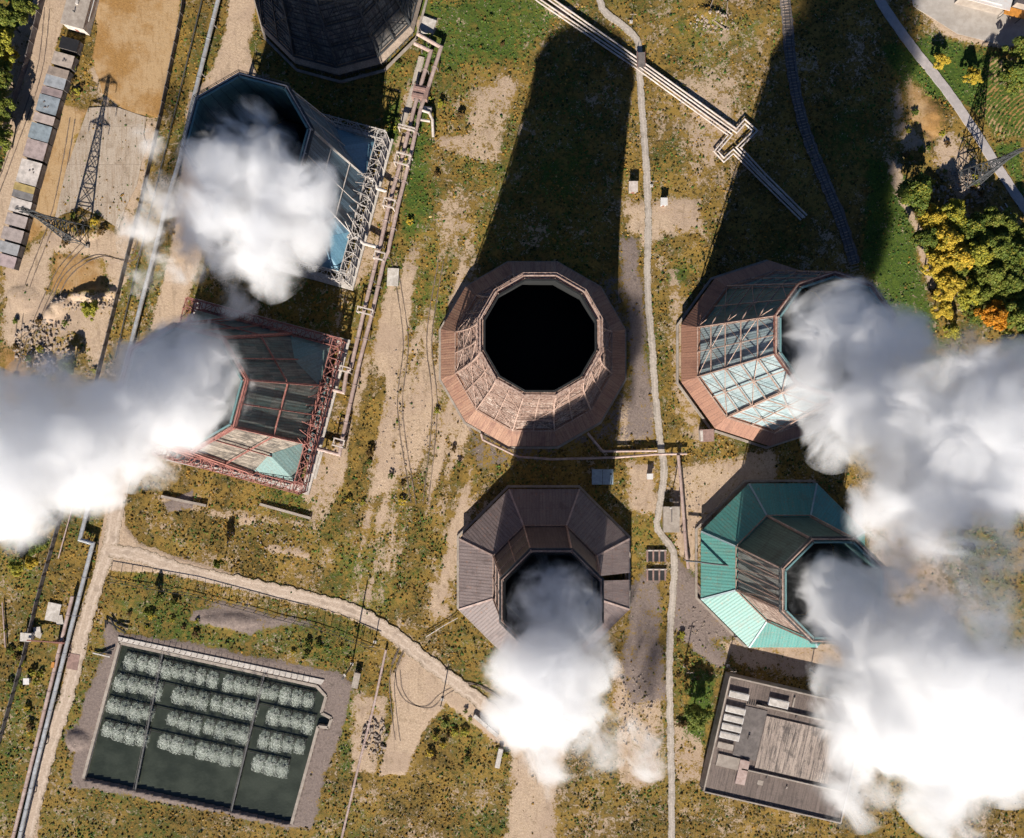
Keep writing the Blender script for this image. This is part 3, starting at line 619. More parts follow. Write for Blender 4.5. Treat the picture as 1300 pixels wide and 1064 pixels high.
# ------------------------------------------------------------------ paths, yards
def smooth_path(pts, step=1.5):
    P = [Vector((*G(x, y).xy,)) for x, y in pts]; out = []
    for i in range(len(P) - 1):
        p0, p1, p2, p3 = P[max(0, i - 1)], P[i], P[i + 1], P[min(len(P) - 1, i + 2)]; k = max(1, int((p2 - p1).length / step))
        for j in range(k):
            t = j / k; out.append(.5 * ((2 * p1) + (p2 - p0) * t + (2 * p0 - 5 * p1 + 4 * p2 - p3) * t * t + (3 * p1 - p0 - 3 * p2 + p3) * t ** 3))
    return out + [P[-1]]
def ribbon(name, pts, w, mat, z=.06, jit=.12, step=1.2):
    C = smooth_path(pts, step); mb = MB(); Lf = []; Rt = []; rnd = random.Random(len(pts) * 7 + int(w * 10))
    for i, p in enumerate(C):
        d = (C[min(i + 1, len(C) - 1)] - C[max(i - 1, 0)]).normalized(); nrm = Vector((-d.y, d.x))
        Lf.append(p + nrm * (w / 2 + rnd.uniform(-jit, jit))); Rt.append(p - nrm * (w / 2 + rnd.uniform(-jit, jit)))
    for i in range(len(C) - 1):
        a, b_, c_, d_ = Rt[i], Rt[i + 1], Lf[i + 1], Lf[i]
        mb.quad((a.x, a.y, z), (b_.x, b_.y, z), (c_.x, c_.y, z), (d_.x, d_.y, z), [(1, i), (1, i + 1), (0, i + 1), (0, i)])
        mb.quad((a.x, a.y, z), (a.x, a.y, z - .3), (b_.x, b_.y, z - .3), (b_.x, b_.y, z)); mb.quad((d_.x, d_.y, z), (c_.x, c_.y, z), (c_.x, c_.y, z - .3), (d_.x, d_.y, z - .3))
    o = mb.build(name, mat); o['kind'] = 'structure'; return o
def rutted(name, c1, c2, rut, r0=.27, wd=.10, amt=.6):
    m, nt, b = newmat(name); t_ = nd(nt, 'ShaderNodeTexCoord'); tc = t_.outputs['Object']; sx = nd(nt, 'ShaderNodeSeparateXYZ'); nt.links.new(t_.outputs['UV'], sx.inputs[0])
    n1 = noise(nt, tc, 1.8, 6, .72); n2 = noise(nt, tc, .22, 5, .65); n3 = noise(nt, tc, .6, 4, .6)
    u = math_(nt, 'ABSOLUTE', math_(nt, 'SUBTRACT', math_(nt, 'ADD', sx.outputs[0], math_(nt, 'MULTIPLY', math_(nt, 'SUBTRACT', n2, .5), .35)), .5))
    k = ramp(nt, math_(nt, 'ABSOLUTE', math_(nt, 'SUBTRACT', u, .5 - r0)), wd, wd * .3)
    col = mixc(nt, ramp(nt, n1, .35, .65), c1, c2); col = mixc(nt, ramp(nt, n2, .48, .66, 0, .6), col, tuple(x * .7 for x in c2))
    col = mixc(nt, math_(nt, 'MULTIPLY', k, ramp(nt, n3, .35, .6, 0, amt)), col, rut); col = mixc(nt, math_(nt, 'MULTIPLY', ramp(nt, u, .36, .5), ramp(nt, n1, .42, .6)), col, (.12, .095, .04))
    nt.links.new(col, b.inputs['Base Color']); b.inputs['Roughness'].default_value = .95
    bp = nd(nt, 'ShaderNodeBump'); bp.inputs['Strength'].default_value = .35; bp.inputs['Distance'].default_value = .12; nt.links.new(n1, bp.inputs['Height']); nt.links.new(bp.outputs[0], b.inputs['Normal']); return m
M['path'] = plain('worn_asphalt_path', (0.42, 0.365, 0.315), .9, 0, .25, .9, (0.32, 0.275, 0.235), .3)
M['path_g'] = plain('grey_path', (0.42, 0.38, 0.37), .9, 0, .2, .8, (0.34, 0.31, 0.30), .2)
M['path'] = rutted('worn_path', (0.44, 0.385, 0.335), (0.31, 0.27, 0.23), (.50, .44, .38), .5, .16, .7)
ribbon('footpath', PATHS['main'], 2.2, M['path'], jit=.2)
ribbon('footpath', PATHS['ne'], 2.9, M['path_g'], .07, .08)
ribbon('footpath', [(535, 72), (528, 100), (520, 130), (510, 158)], 2.0, M['path'], .05, .15)
M['slab'] = sheet('slab_yard', (0.42, 0.345, 0.275), (0.46, 0.38, 0.30), (0.30, 0.215, 0.14), 6, 12, .8, .6, .95, 3, .46)
def flat(name, poly, mat, z, kind='structure', th=.3):
    mb = MB(); mb.prism([G(x, y).xy for x, y in poly], z - th, z); o = mb.build(name, mat)
    if kind: o['kind'] = kind
    return o
flat('concrete_yard', [(112, 137), (145, 135), (186, 149), (182, 170), (187, 185), (180, 205), (174, 235), (160, 262), (150, 290), (128, 275), (100, 262), (75, 300), (66, 292), (84, 215)], M['slab'], .05)
M['road'] = rutted('dusty_road', (0.50, 0.40, 0.315), (0.37, 0.285, 0.22), (.60, .50, .41))
ribbon('access_road', [(176, 545), (152, 628), (140, 690), (124, 738), (106, 798), (90, 865), (53, 985), (22, 1110)], 4.6, M['road'], .045, .4)
ribbon('access_road', [(138, 700), (180, 706), (225, 722), (330, 746), (440, 773), (500, 806), (545, 842), (600, 884), (660, 935), (690, 990)], 4.4, M['road'], .05, .4)
flat('yard_paving', [(1145, -40), (1340, -40), (1340, 60), (1275, 58), (1215, 43), (1182, 22), (1160, 8)], plain('pale_yard', (0.46, 0.42, 0.38), .9, 0, .25, .4, (0.36, 0.32, 0.28), .2), .05)
M['rut'] = plain('tyre_mark', (0.20, 0.15, 0.115), .95, 0, .4, 1.2)
for tr in ([(505, 850), (508, 875), (522, 893), (545, 897), (565, 880), (600, 868), (640, 890)], [(500, 845), (515, 820), (545, 835), (575, 862), (612, 905)], [(512, 822), (500, 850), (498, 880), (505, 940)],
           [(30, 430), (60, 400), (85, 350), (125, 325), (165, 330), (180, 300)], [(24, 470), (45, 410), (75, 345), (110, 300), (70, 285)], [(92, 150), (82, 210), (66, 280), (30, 380), (22, 460)], [(60, 10), (50, 90), (20, 180), (-10, 260)],
           [(500, 330), (515, 430), (508, 520), (525, 640)], [(560, 330), (545, 430), (552, 520), (540, 640)]):
    for dd in (-3.2, 3.2): ribbon('tyre_tracks', [(x + dd, y + dd * .3) for x, y in tr], .28, M['rut'], .035, .09, 1.0)
# railway in the long shadow
C = [(985, -40), (997, 0), (1004, 78), (1020, 157), (1044, 222), (1068, 280), (1085, 335)]
ribbon('track_bed', C, 3.4, M['concrete_d'], .10, .25)
def offs(pts, d):
    Cc = smooth_path(pts, 3); out = []
    for i, p in enumerate(Cc):
        t = (Cc[min(i + 1, len(Cc) - 1)] - Cc[max(i - 1, 0)]).normalized(); out.append(Vector((p.x - t.y * d, p.y + t.x * d, 0)))
    return out
rt = thing('railway_track', 'rusty railway track curving through the long tower shadow', 'railway track', G(1004, 78))
for d in (-.76, .76):
    L = offs(C, d); mb = MB()
    for a, c_ in zip(L[:-1], L[1:]): mb.bar(a + Vector((0, 0, .30)), c_ + Vector((0, 0, .30)), .14, .16)
    mb.build('rail', M['grey_steel'], rt)
A_, B_ = offs(C, -1.3), offs(C, 1.3); mb = MB()
for a, c_ in zip(A_, B_):
    for q in range(3): mb.bar(a + Vector((0, -q * 1.0, .16)), c_ + Vector((0, -q * 1.0, .16)), .25, .12)
so_ = mb.build('sleepers', M['wood'], rt); so_['kind'] = 'stuff'
# ------------------------------------------------------------------ pipelines, fences
def pipeline(label, runs, r, mat, z=2.2, sup=14, supmat=None, clamp=True, name='pipeline'):
    """runs: list of px polylines, one pipe each"""
    a0 = G(*runs[0][0]); t = thing(name, label, 'pipeline', (a0.x, a0.y, 0)); ns_ = 0
    for run in runs:
        P = [G(x, y, z) for x, y, in run]; mb = MB(); mb.tube(P, r, 10)
        # joint bands
        for a, b in zip(P[:-1], P[1:]):
            L = (b - a).length; k = max(1, int(L / 12))
            for j in range(k):
                if sup and L > 3:
                    p = a.lerp(b, (j + .5) / k); d = (b - a).normalized(); nrm = Vector((-d.y, d.x, 0))
                    mbs = MB(); ns_ += 1; mbs.bar(p - nrm * r * 1.5 + Vector((0, 0, -z)), p - nrm * r * 1.2, .25); mbs.bar(p + nrm * r * 1.5 + Vector((0, 0, -z)), p + nrm * r * 1.2, .25)
                    mbs.bar(p - nrm * r * 1.8 + Vector((0, 0, -r - .12)), p + nrm * r * 1.8 + Vector((0, 0, -r - .12)), .3, .2)
                    mbs.build('support', supmat or M['concrete_d'], t)
            if clamp:
                for j in range(1, max(1, int(L / 6))):
                    p = a.lerp(b, j / max(1, int(L / 6))); d = (b - a).normalized(); mb.tube([p - d * .12, p + d * .12], r * 1.12, 10)
        mb.build('pipe', mat, t, smooth=False)
    return t
pA = pipeline('twin pinkish heat pipes with gantries running down from the dark tower past the blue tower',
  [[(526, 55), (547, 65), (533, 112), (525, 140), (511, 198), (495, 254), (484, 306), (481, 318), (462, 395), (446, 465), (440, 473), (436, 498), (409, 491)],
   [(530, 43), (560, 60), (544, 110), (534, 138), (521, 198), (505, 262), (493, 318), (487, 332), (473, 395), (455, 465), (434, 560), (431, 577), (390, 566)]], .62, M['pipe_pink'], 2.4)
mb = MB()
def gantry(px, py, w, l, ang, mat_mb):
    a = D(ang); p = G(px, py); ux = Vector((math.cos(a), math.sin(a), 0)); uy = Vector((-ux.y, ux.x, 0))
    for sx in (-1, 1):
        for sy in (-1, 1):
            q = p + ux * sx * w / 2 + uy * sy * l / 2; mat_mb.bar(q, q + Vector((0, 0, 3.6)), .3)
        mat_mb.bar(p + ux * sx * w / 2 - uy * l / 2 + Vector((0, 0, 3.6)), p + ux * sx * w / 2 + uy * l / 2 + Vector((0, 0, 3.6)), .35)
    for sy in (-1, 1): mat_mb.bar(p - ux * (w / 2 + .2) + uy * sy * l / 2 + Vector((0, 0, 3.75)), p + ux * (w / 2 + .2) + uy * sy * l / 2 + Vector((0, 0, 3.75)), .4)
for (x, y, w, l) in ((513, 207, 4.6, 3.2), (496, 262, 3.4, 2.4), (484, 328, 3.2, 2.2), (466, 397, 4.8, 1.6), (441, 470, 3.4, 1.4), (433, 562, 3.2, 2.2), (518, 168, 5.0, .8)): mb = MB(); gantry(x, y, w, l, -15, mb); mb.build('pipe_gantry', M['pipe_pale'], pA)
mb = MB(); mb.box(G(535, 122).xy, 5, 4, 0, 3.0, D(-12)); mb.box(G(535, 118).xy, 3.4, .8, 3.0, 3.3, D(-12)); mb.box(G(532, 126).xy, 3.4, .8, 3.0, 3.3, D(-12)); mb.build('valve_chamber', M['pipe_brown'], pA)
mb = MB(); mb.tube([G(536, 140, 2.4), G(545, 143, 2.2), G(549, 152, 1.8), G(550, 174, .6)], .45, 10); mb.tube([G(534, 152, 2.4), G(546, 154, 2.2)], .4, 10); mb.build('branch_pipe', M['pipe_pale'], pA)
tk = thing('storage_tank', 'short pale horizontal tank beside the twin heat pipes', 'tank', G(541, 140)); mb = MB(); mb.tube([G(533, 137.5, 1.2), G(548, 140, 1.2)], .9, 14); mb.build('tank_shell', M['pipe_pale'], tk); mb = MB(); mb.box(G(537, 138).xy, .4, 2, 0, .6, D(-10)); mb.box(G(545, 139.5).xy, .4, 2, 0, .6, D(-10)); mb.build('cradle', M['concrete_d'], tk)
for lab, run in (('white curved pipe crossing the truss near the upper corner of the blue tower', [(462, 221), (474, 229), (479, 239), (491, 243)]),
                 ('white curved pipe crossing the truss near the lower corner of the blue tower', [(440, 300), (453, 302), (462, 309), (480, 314)])):
    p = thing('feed_pipe', lab, 'pipe', G(*run[0])); mb = MB(); zz = [8.5, 6, 3.2, 2.6]; mb.tube([G(x, y, z) for (x, y), z in zip(run, zz)], .55, 10); mb.build('pipe', M['white_steel'], p)
    mb = MB(); q = G(*run[2]); mb.bar(q, q + Vector((0, 0, 3)), .3); mb.build('support', M['grey_steel'], p)
pipeline('long silver pipe running down the west side, kinked beside the dirt road', [[(288, -40), (277, 0), (246, 124), (228, 203), (213, 253), (193, 332), (160, 461), (120.6, 610), (101.5, 685), (118, 690), (113, 709), (88, 806), (46, 973), (14, 1110)]], .62, M['silver'], 1.8, supmat=M['concrete_d'])
pipeline('pinkish pipe beside the silver pipe at the lower left', [[(92, 757), (80, 806), (39, 973), (5, 1110)]], .55, M['pipe_pink'], 1.7)
pipeline('thin rusty pipe in the weeds west of the silver pipe', [[(94, 636), (74, 709)]], .2, M['pipe_pink'], .5, sup=0)
pipeline('thin dark pipe between the concrete fence and the silver pipe', [[(262, -30), (255, 5), (226, 125), (190, 270), (146, 455)]], .16, M['grey_steel'], .8, sup=0)
up = [(660, -30), (700.6, 0), (809, 76), (935, 166), (945.5, 154), (958.5, 166), (937.5, 187), (970, 222), (1023, 275)]
lo = [(645, -30), (685, 1), (808, 84.5), (927, 171), (909, 192), (919, 203), (931, 192), (968, 229), (1018, 278)]
def par(pts, d):
    out = []
    for i, p in enumerate(pts):
        a = Vector(pts[max(0, i - 1)]); c_ = Vector(pts[min(len(pts) - 1, i + 1)]); p = Vector(p)
        d1 = (p - a).normalized() if i else (c_ - p).normalized(); d2 = (c_ - p).normalized() if i < len(pts) - 1 else d1
        n1 = Vector((-d1.y, d1.x)); n2 = Vector((-d2.y, d2.x)); m_ = (n1 + n2); m_ = m_ / max(.5, m_.length_squared / 2); out.append(tuple(p + m_ * d))
    return out
pipeline('upper pair of thin pale pipes crossing the field diagonally with an expansion loop', [par(up, -2.0), par(up, 2.0)], .27, M['pipe_pale'], 1.0)
pipeline('lower pair of thin pale pipes crossing the field diagonally with an expansion loop', [par(lo, -1.9), par(lo, 1.9)], .25, M['pipe_pale'], .9)
br = thing('pipe_crossing', 'small dark deck carrying the footpath over the diagonal pipes', 'footbridge', G(812, 78)); mb = MB(); mb.box(G(812.5, 79).xy, 2.6, 4.6, 1.45, 1.65, D(3)); mb.build('deck', M['concrete_d'], br)
mb = MB(); 
for sx in (-1.2, 1.2):
    q = G(812.5, 79); mb.bar(q + Vector((sx, -2.2, 2.4)), q + Vector((sx, 2.2, 2.4)), .1); mb.bar(q + Vector((sx, -2.2, 0)), q + Vector((sx, -2.2, 2.4)), .1); mb.bar(q + Vector((sx, 2.2, 0)), q + Vector((sx, 2.2, 2.4)), .1)
mb.build('handrail', M['rust_steel'], br)
pipeline('pair of pale pipes running east from the open tower, passing under the footpath', [[(611, 551), (613, 558), (658, 580), (700, 583), (777, 581), (835, 576.5), (872, 576)], [(746, 550), (765, 573), (800, 572.5), (834, 572)]], .38, M['pipe_pink'], 1.3)
pipeline('pale pipe running down the west side of the green-roofed tower', [[(861, 578), (864, 609), (867.5, 650), (871, 700), (874, 722)]], .5, M['pipe_pink'], 1.8)
pipeline('thin grey service pipe running down to the pond through the scrub', [[(490, 825), (476, 890), (455, 973), (430, 1080)]], .38, M['pipe_pink'], .8)
pipeline('dark pipe bridging the green roof to the kerb', [[(871, 712), (884, 713), (905, 716), (935, 719)]], .28, M['grey_steel'], 7.5, sup=0)

def concrete_fence(label, pts, h, mat, name='concrete_fence'):
    p0 = G(*pts[0]); t = thing(name, label, 'fence', p0); mb = MB(); step = 4.2
    for a, b in zip(pts[:-1], pts[1:]):
        A, B = G(*a), G(*b); L = (B - A).length; k = max(1, int(L / step))
        for j in range(k):
            u, v = A.lerp(B, (j + .04) / k), A.lerp(B, (j + .96) / k); hh = h + random.uniform(-.12, .12); mb.bar(u + Vector((0, 0, hh / 2)), v + Vector((0, 0, hh / 2)), .18, hh)
            q = A.lerp(B, j / k); mp = MB(); mp.bar(q, q + Vector((0, 0, h + .2)), .3); mp.build('post', mat, t)
    mb.build('panel', mat, t); return t
concrete_fence('long grey concrete panel fence between the ochre lot and the pipe strip', [(237, -20), (232, 20), (205, 150), (180, 260), (135, 440), (95, 600), (49, 762), (33, 830), (0, 945), (-20, 1010)], 2.0, M['concrete_d'])
concrete_fence('grey concrete panel fence along the trees at the top left', [(62, -20), (57, 0), (38, 75), (14, 150), (-4, 205)], 2.2, M['concrete_d'])

def wire_fence(label, pts, h, step, name='wire_fence', mat=None, rail=True):
    t = thing(name, label, 'fence', G(*pts[0])); mr = MB(); mat = mat or M['black_steel']
    for a, b in zip(pts[:-1], pts[1:]):
        A, B = G(*a), G(*b); L = (B - A).length; k = max(1, round(L / step))
        for j in range(k):
            q = A.lerp(B, j / k); mp = MB(); mp.bar(q, q + Vector((0, 0, h)), .14); mp.build('post', mat, t)
        if rail:
            mr.bar(A + Vector((0, 0, h)), B + Vector((0, 0, h)), .14); mr.bar(A + Vector((0, 0, .3)), B + Vector((0, 0, .3)), .12)
    if rail: mr.build('rail', mat, t)
    return t
wire_fence('black post-and-rail fence along the road north of the pond, casting ladder shadows', [(139, 735), (190, 744), (247, 754), (300, 768), (351, 782), (400, 794), (429, 803), (480, 824)], 3.2, 3.0)
wire_fence('row of short posts along the northern kerb of the spray pond', [(156, 812), (280, 839), (400, 866)], 1.3, 1.9, 'pond_railing', M['rust_steel'], rail=False)
wire_fence('pale railing slabs west of the mauve-brown roof', [(541, 808), (563, 794), (581, 784)], .9, 3, 'low_railing', M['pipe_pale'])
wire_fence('low kerb railing around the southwest side of the green-roofed tower', [(884, 700), (884, 742), (905, 765), (948, 815)], 1.2, 2, 'kerb_railing', M['beige_steel'])

# ------------------------------------------------------------------ poles and pylons
def pole(px, py, h, label, lamp=True, r=.16):
    p = G(px, py); t = thing('lamp_post' if lamp else 'utility_pole', label, 'lamp post' if lamp else 'pole', p); mb = MB(); mb.tube([p, p + Vector((0, 0, h))], r, 8); mb.build('pole', M['grey_steel'], t)
    mb = MB(); q = p + Vector((0, 0, h))
    if lamp:
        mb.bar(q, q + Vector((.6, .9, .2)), .12); mb.build('arm', M['grey_steel'], t); mb = MB(); mb.box((q + Vector((.8, 1.2, 0))).xy, .5, .9, h + .1, h + .3, D(30)); mb.build('lamp_head', M['concrete_w'], t)
    else:
        mb.bar(q + Vector((-1, 0, -.6)), q + Vector((1, 0, -.6)), .14); mb.build('crossarm', M['wood'], t)
    mb = MB(); mb.box(p.xy, .9, .9, 0, .35); mb.build('footing', M['concrete_w'], t)
pole(447, 843, 14.5, 'tall lamp post in the weeds north of the pond, with the longest thin shadow', True, .22)
pole(476, 815, 5.5, 'short pole beside the road bend north of the pond', False)
pole(561.5, 888, 6, 'pole at the edge of the dirt junction south-west of the brown roof', False)
pole(924, 845, 6.5, 'pole at the corner of the flat-roofed building below the green roof', False)
pole(1029, 850, 4.2, 'thin pole just south of the green roof', False)
pole(869, 845, 7.5, 'pole in the weeds between the footpath and the grey gravel', False)
pole(827, 236, 5, 'small pole beside the footpath in the middle of the field', False, .1)
pole(801, 28, 5, 'small pole east of the footpath at the top edge', False, .1)
pole(852, 635, 7, 'pole by the hut between the footpath and the green-roofed tower', False)
def pylon(px, py, h, label, ang):
    p = G(px, py); t = thing('power_pylon', label, 'pylon', p); mb = MB(); a = D(ang); ux = Vector((math.cos(a), math.sin(a), 0)); uy = Vector((-ux.y, ux.x, 0))
    def hw(s): return lerp(3.2, .7, min(1, s / .72)) if s < .72 else lerp(.7, .35, (s - .72) / .28)
    def cn(s): return [p + ux * sx * hw(s) + uy * sy * hw(s) + Vector((0, 0, s * h)) for sx, sy in ((1, 1), (-1, 1), (-1, -1), (1, -1))]
    lv = [0, .13, .25, .36, .46, .55, .63, .70, .76, .82, .88, .94, 1]
    for s0, s1 in zip(lv[:-1], lv[1:]):
        A, B = cn(s0), cn(s1)
        for j in range(4):
            mb.bar(A[j], B[j], .26); mb.bar(A[j], B[(j + 1) % 4], .15); mb.bar(A[(j + 1) % 4], B[j], .15); mb.bar(B[j], B[(j + 1) % 4], .15)
    mb.build('mast', M['grey_steel'], t)
    for s, w in ((.70, 3.2), (.82, 4.4), (.96, 3.0)):
        mb = MB(); q = p + Vector((0, 0, s * h))
        for sg in (-1, 1):
            e = q + ux * sg * w
            for sy in (-.4, .4): mb.bar(q + uy * sy, e, .16); mb.bar(q + uy * sy + Vector((0, 0, 1.1)), e, .14)
            for f in (.35, .7): mb.bar(q.lerp(e, f) + uy * .4 * (1 - f), q.lerp(e, f) + Vector((0, 0, 1.1 * (1 - f))), .1)
            mb.bar(e, e + Vector((0, 0, -1.6)), .22)
        mb.build('crossarm', M['grey_steel'], t)
    for j in cn(0): mb = MB(); mb.box(j.xy, 1.1, 1.1, -.2, .5); mb.build('footing', M['concrete'], t)
pylon(101, 298, 28, 'lattice power pylon standing on the earth mound beside the western slab yard', -10)
pylon(1226, 228, 25.5, 'lattice power pylon on the rubble beside the north-eastern path', 20)

# ------------------------------------------------------------------ buildings
random.seed(21)
roofs = [((88, 56), 15, (.03, .03, .035), 'black open-topped garage at the upper end of the row'), ((80, 76), 16, (.42, .35, .30), 'garage with a beige stained roof next to the black one'),
 ((74, 92), 11, (.30, .24, .20), 'garage with a narrow dun roof and a grassy edge'), ((70, 104), 14, (.32, .34, .37), 'garage with a pale blue-grey roof, third below the black one'), ((66, 117), 10, (.28, .22, .22), 'garage with a narrow mauve roof above the wide slate roof'),
 ((61, 133), 22, (.26, .30, .34), 'wide garage with a slate blue roof in the upper half of the row'), ((56, 151), 11, (.44, .36, .33), 'garage with a narrow pinkish roof between two slate roofs'), ((51, 168), 20, (.25, .30, .34), 'wide garage with a slate blue roof in the middle of the row'),
 ((45, 190), 23, (.40, .32, .31), 'wide garage with a mauve-pink roof in the middle of the row'), ((37, 219), 30, (.62, .56, .52), 'garage with a large whitewashed roof streaked with dark stains'), ((31, 239), 9, (.40, .30, .12), 'narrow garage with a mossy ochre roof'),
 ((29, 248), 9, (.20, .19, .19), 'narrow garage with a dark grey roof'), ((26, 262), 17, (.58, .52, .48), 'garage with a pale cream roof under the pylon arm'), ((21, 280), 15, (.40, .34, .32), 'garage with a beige-grey roof in the lower half of the row'),
 ((16, 298), 16, (.38, .32, .30), 'garage with a dun roof third from the lower end'), ((11, 315), 14, (.34, .34, .35), 'garage with a grey roof second from the lower end'), ((7, 331), 15, (.42, .33, .33), 'garage with a pinkish grey roof at the lower end of the row')]
for i, ((x, y), l, c_, lab) in enumerate(roofs):
    h = 2.5 + random.uniform(-.2, .35); p = G(x, y, h); l *= S * 1.0; w = 6.3 if i else 5.6; t = thing('garage', lab, 'garage', (p.x, p.y, 0), 'garages in the western row', D(-15.6)); t_ = (p.x, p.y); rz = D(-15.6)
    mb = MB(); mb.box(t_, w, l - .06, 0, h, rz); mb.build('walls', M['concrete_d'], t)
    rm = plain('garage_roof', c_, .9, 0, .3, .5, tuple(v * .6 for v in c_), .3) if i else M['black_steel']
    mb = MB(); mb.box(t_, w + .3, l - .02, h, h + .14, rz); mb.build('roof', rm, t)
    mb = MB(); o = Vector((-(w / 2) - .05, 0)); o.rotate(Matrix.Rotation(rz, 2)); mb.box((t_[0] + o.x, t_[1] + o.y), .1, min(2.6, l * .7), 0, 2.1, rz); mb.build('door', M['rust_steel'], t)
    if i in (9, 12, 5, 1):
        mb = MB()
        for q in range(3): mb.box((t_[0] + random.uniform(-1.5, 1.5), t_[1] + random.uniform(-1, 1)), random.uniform(.3, .8), random.uniform(.2, .6), h + .14, h + .14 + random.uniform(.1, .3), random.random())
        mb.build('roof_debris', M['concrete_d'], t)
def hut(name, label, px, py, w, l, h, rz, wall, roof, cat='shed', extra=None, over=.25, pitch=0):
    p = G(px, py, h); t = thing(name, label, cat, (p.x, p.y, 0)); mb = MB(); mb.box(p.xy, w, l, 0, h, D(rz)); mb.build('walls', wall, t)
    mb = MB(); mb.box(p.xy, w + 2 * over, l + 2 * over, h, h + .18, D(rz)); mb.build('roof', roof, t)
    if extra:
        for (dx, dy, sx, sy, hh, nm, mt) in extra:
            o = Vector((dx, dy)); o.rotate(Matrix.Rotation(D(rz), 2)); mb = MB(); mb.box((p.x + o.x, p.y + o.y), sx, sy, h + .18, h + .18 + hh, D(rz)); mb.build(nm, mt, t)
    mb = MB(); o = Vector((0, -l / 2 - .04)); o.rotate(Matrix.Rotation(D(rz), 2)); mb.box((p.x + o.x, p.y + o.y), min(1, w * .4), .1, 0, min(2, h * .85), D(rz)); mb.build('door', M['rust_steel'], t)
    return t
hut('storehouse', 'grey flat-roofed storehouse with a white front at the top left', 98, 8, 6.8, 12.5, 4.2, -15, M['concrete_w'], M['concrete'], 'storehouse', [(0, 1, .8, 1.2, .5, 'roof_hatch', M['concrete_w']), (-.2, -2, .3, .3, .9, 'vent_pipe', M['grey_steel'])])
hut('lean_to', 'pale narrow lean-to east of the grey storehouse', 115, 4, 1.6, 11, 2.4, -15, M['concrete_w'], M['white'], 'shed')
hut('pump_hut', 'concrete pump hut roof with a slit, between the footpath and the pipe', 852.5, 659.5, 4.6, 7.6, 2.4, 0, M['concrete'], M['concrete'], 'hut', [(0, 1.0, .35, 3.6, .22, 'slit_cover', M['concrete_d']), (-.4, 3.6, .5, .4, .5, 'vent', M['white'])])
hut('pump_hut', 'small hut with a brown roof below the pale blue-white tower', 897.5, 553, 3.9, 3.4, 2.4, 3, M['concrete_w'], M['pipe_brown'], 'hut', [(-1.7, 0, .8, 3.3, .05, 'pale_strip', M['concrete_w'])])
hut('shelter', 'blue-grey two-panel shelter roof on the shadow edge north-east of the brown roof', 765, 605.5, 6.2, 4.3, 2.2, 0, M['concrete_d'], M['blue_roof'], 'shelter', [(0, 0, .12, 4.6, .08, 'roof_joint', M['black_steel']), (2.6, .9, .5, .5, .25, 'roof_vent', M['black_steel'])])
hut('gatehouse', 'small pale gatehouse by the steam south of the brown roof', 724, 926, 5.2, 3.4, 3.0, -22, M['concrete'], M['concrete_w'], 'hut', [(0, -2.6, 4.8, 1.4, -.5, 'porch_roof', M['concrete'])])
hut('kiosk', 'grey kiosk beside the footpath at the edge of the long shadow', 804, 237, 2.3, 2.9, 2.2, 0, M['concrete'], M['pipe_pale'], 'kiosk')
hut('kiosk', 'small white kiosk on the bare patch north of the pale blue-white tower', 843, 256, 1.7, 1.9, 1.8, 0, M['white'], M['white'], 'kiosk')
hut('kiosk', 'tiny white cabinet beside the footpath bend, near the green-roofed tower', 825, 605, 1.4, 1.3, 1.8, 0, M['white'], M['white'], 'kiosk')
hut('kiosk', 'cream cabinet standing on the concrete fence line at the lower left', 33, 809, 3.0, 2.2, 2.0, -5, M['concrete_w'], M['concrete_w'], 'kiosk')
hut('kiosk', 'small white box in the green weeds at the lower left', 33.5, 865, 1.4, 1.5, 1.2, 0, M['white'], M['white'], 'kiosk')
hut('kiosk', 'pale box in the scrub between the pond and the dirt junction', 452, 864, 1.5, 4.4, 1.4, -12, M['concrete'], M['concrete'], 'kiosk')
def slabthing(name, label, cat, items, mat):
    p = G(items[0][0], items[0][1]); t = thing(name, label, cat, p)
    for (x, y, w, l, z0, z1, rz) in items: mb = MB(); mb.box(G(x, y).xy, w, l, z0, z1, D(rz)); mb.build('slab', mat, t)
    return t
slabthing('concrete_pad', 'cracked pale concrete pad beside the silver pipe at the lower left', 'concrete pad', [(68, 777, 4.2, 5.8, 0, .35, -12), (76, 787, 2.2, 3, 0, .25, 10)], M['concrete_w'])
slabthing('concrete_pad', 'white broken slabs by the cream cabinet', 'concrete pad', [(48, 801, 2.2, 2.6, 0, .4, 8), (50, 806, 1.6, 1.8, .05, .3, -20)], M['concrete_w'])
slabthing('concrete_pad', 'white concrete pad with rusty edge beside the twin heat pipes', 'concrete pad', [(499, 352, 3.6, 5.6, 0, .4, -3)], M['concrete_w'])
slabthing('concrete_pad', 'six-sided looking pale slab by the base of the dark timber-clad tower', 'concrete pad', [(543, 32, 4.6, 4.2, 0, .5, -20), (540, 38, 3, 2.6, 0, .4, 10)], M['concrete_w'])
slabthing('steel_plate', 'brown steel plate laid across the dirt road at the lower left', 'steel plate', [(93, 840, 3.6, 5, .05, .12, -10)], M['pipe_brown'])
slabthing('valve_box', 'orange valve box between the silver and pink pipes', 'valve', [(73, 841, .9, 1.8, 0, 2.6, -12)], M['orange'])
slabthing('pipe_portal', 'rusty crossbeam over the twin pipes at the lower left', 'pipe support', [(65, 811.5, 12, .35, 2.6, 2.9, -4), (80, 813, 3.6, .6, 0, 2.6, -4)], M['rust_steel'])
slabthing('walkway_pad', 'narrow paved ledge along the edge of the tower with the red truss', 'concrete pad', [(402, 590, 2, 9, 0, .3, -15)], M['concrete_w'])
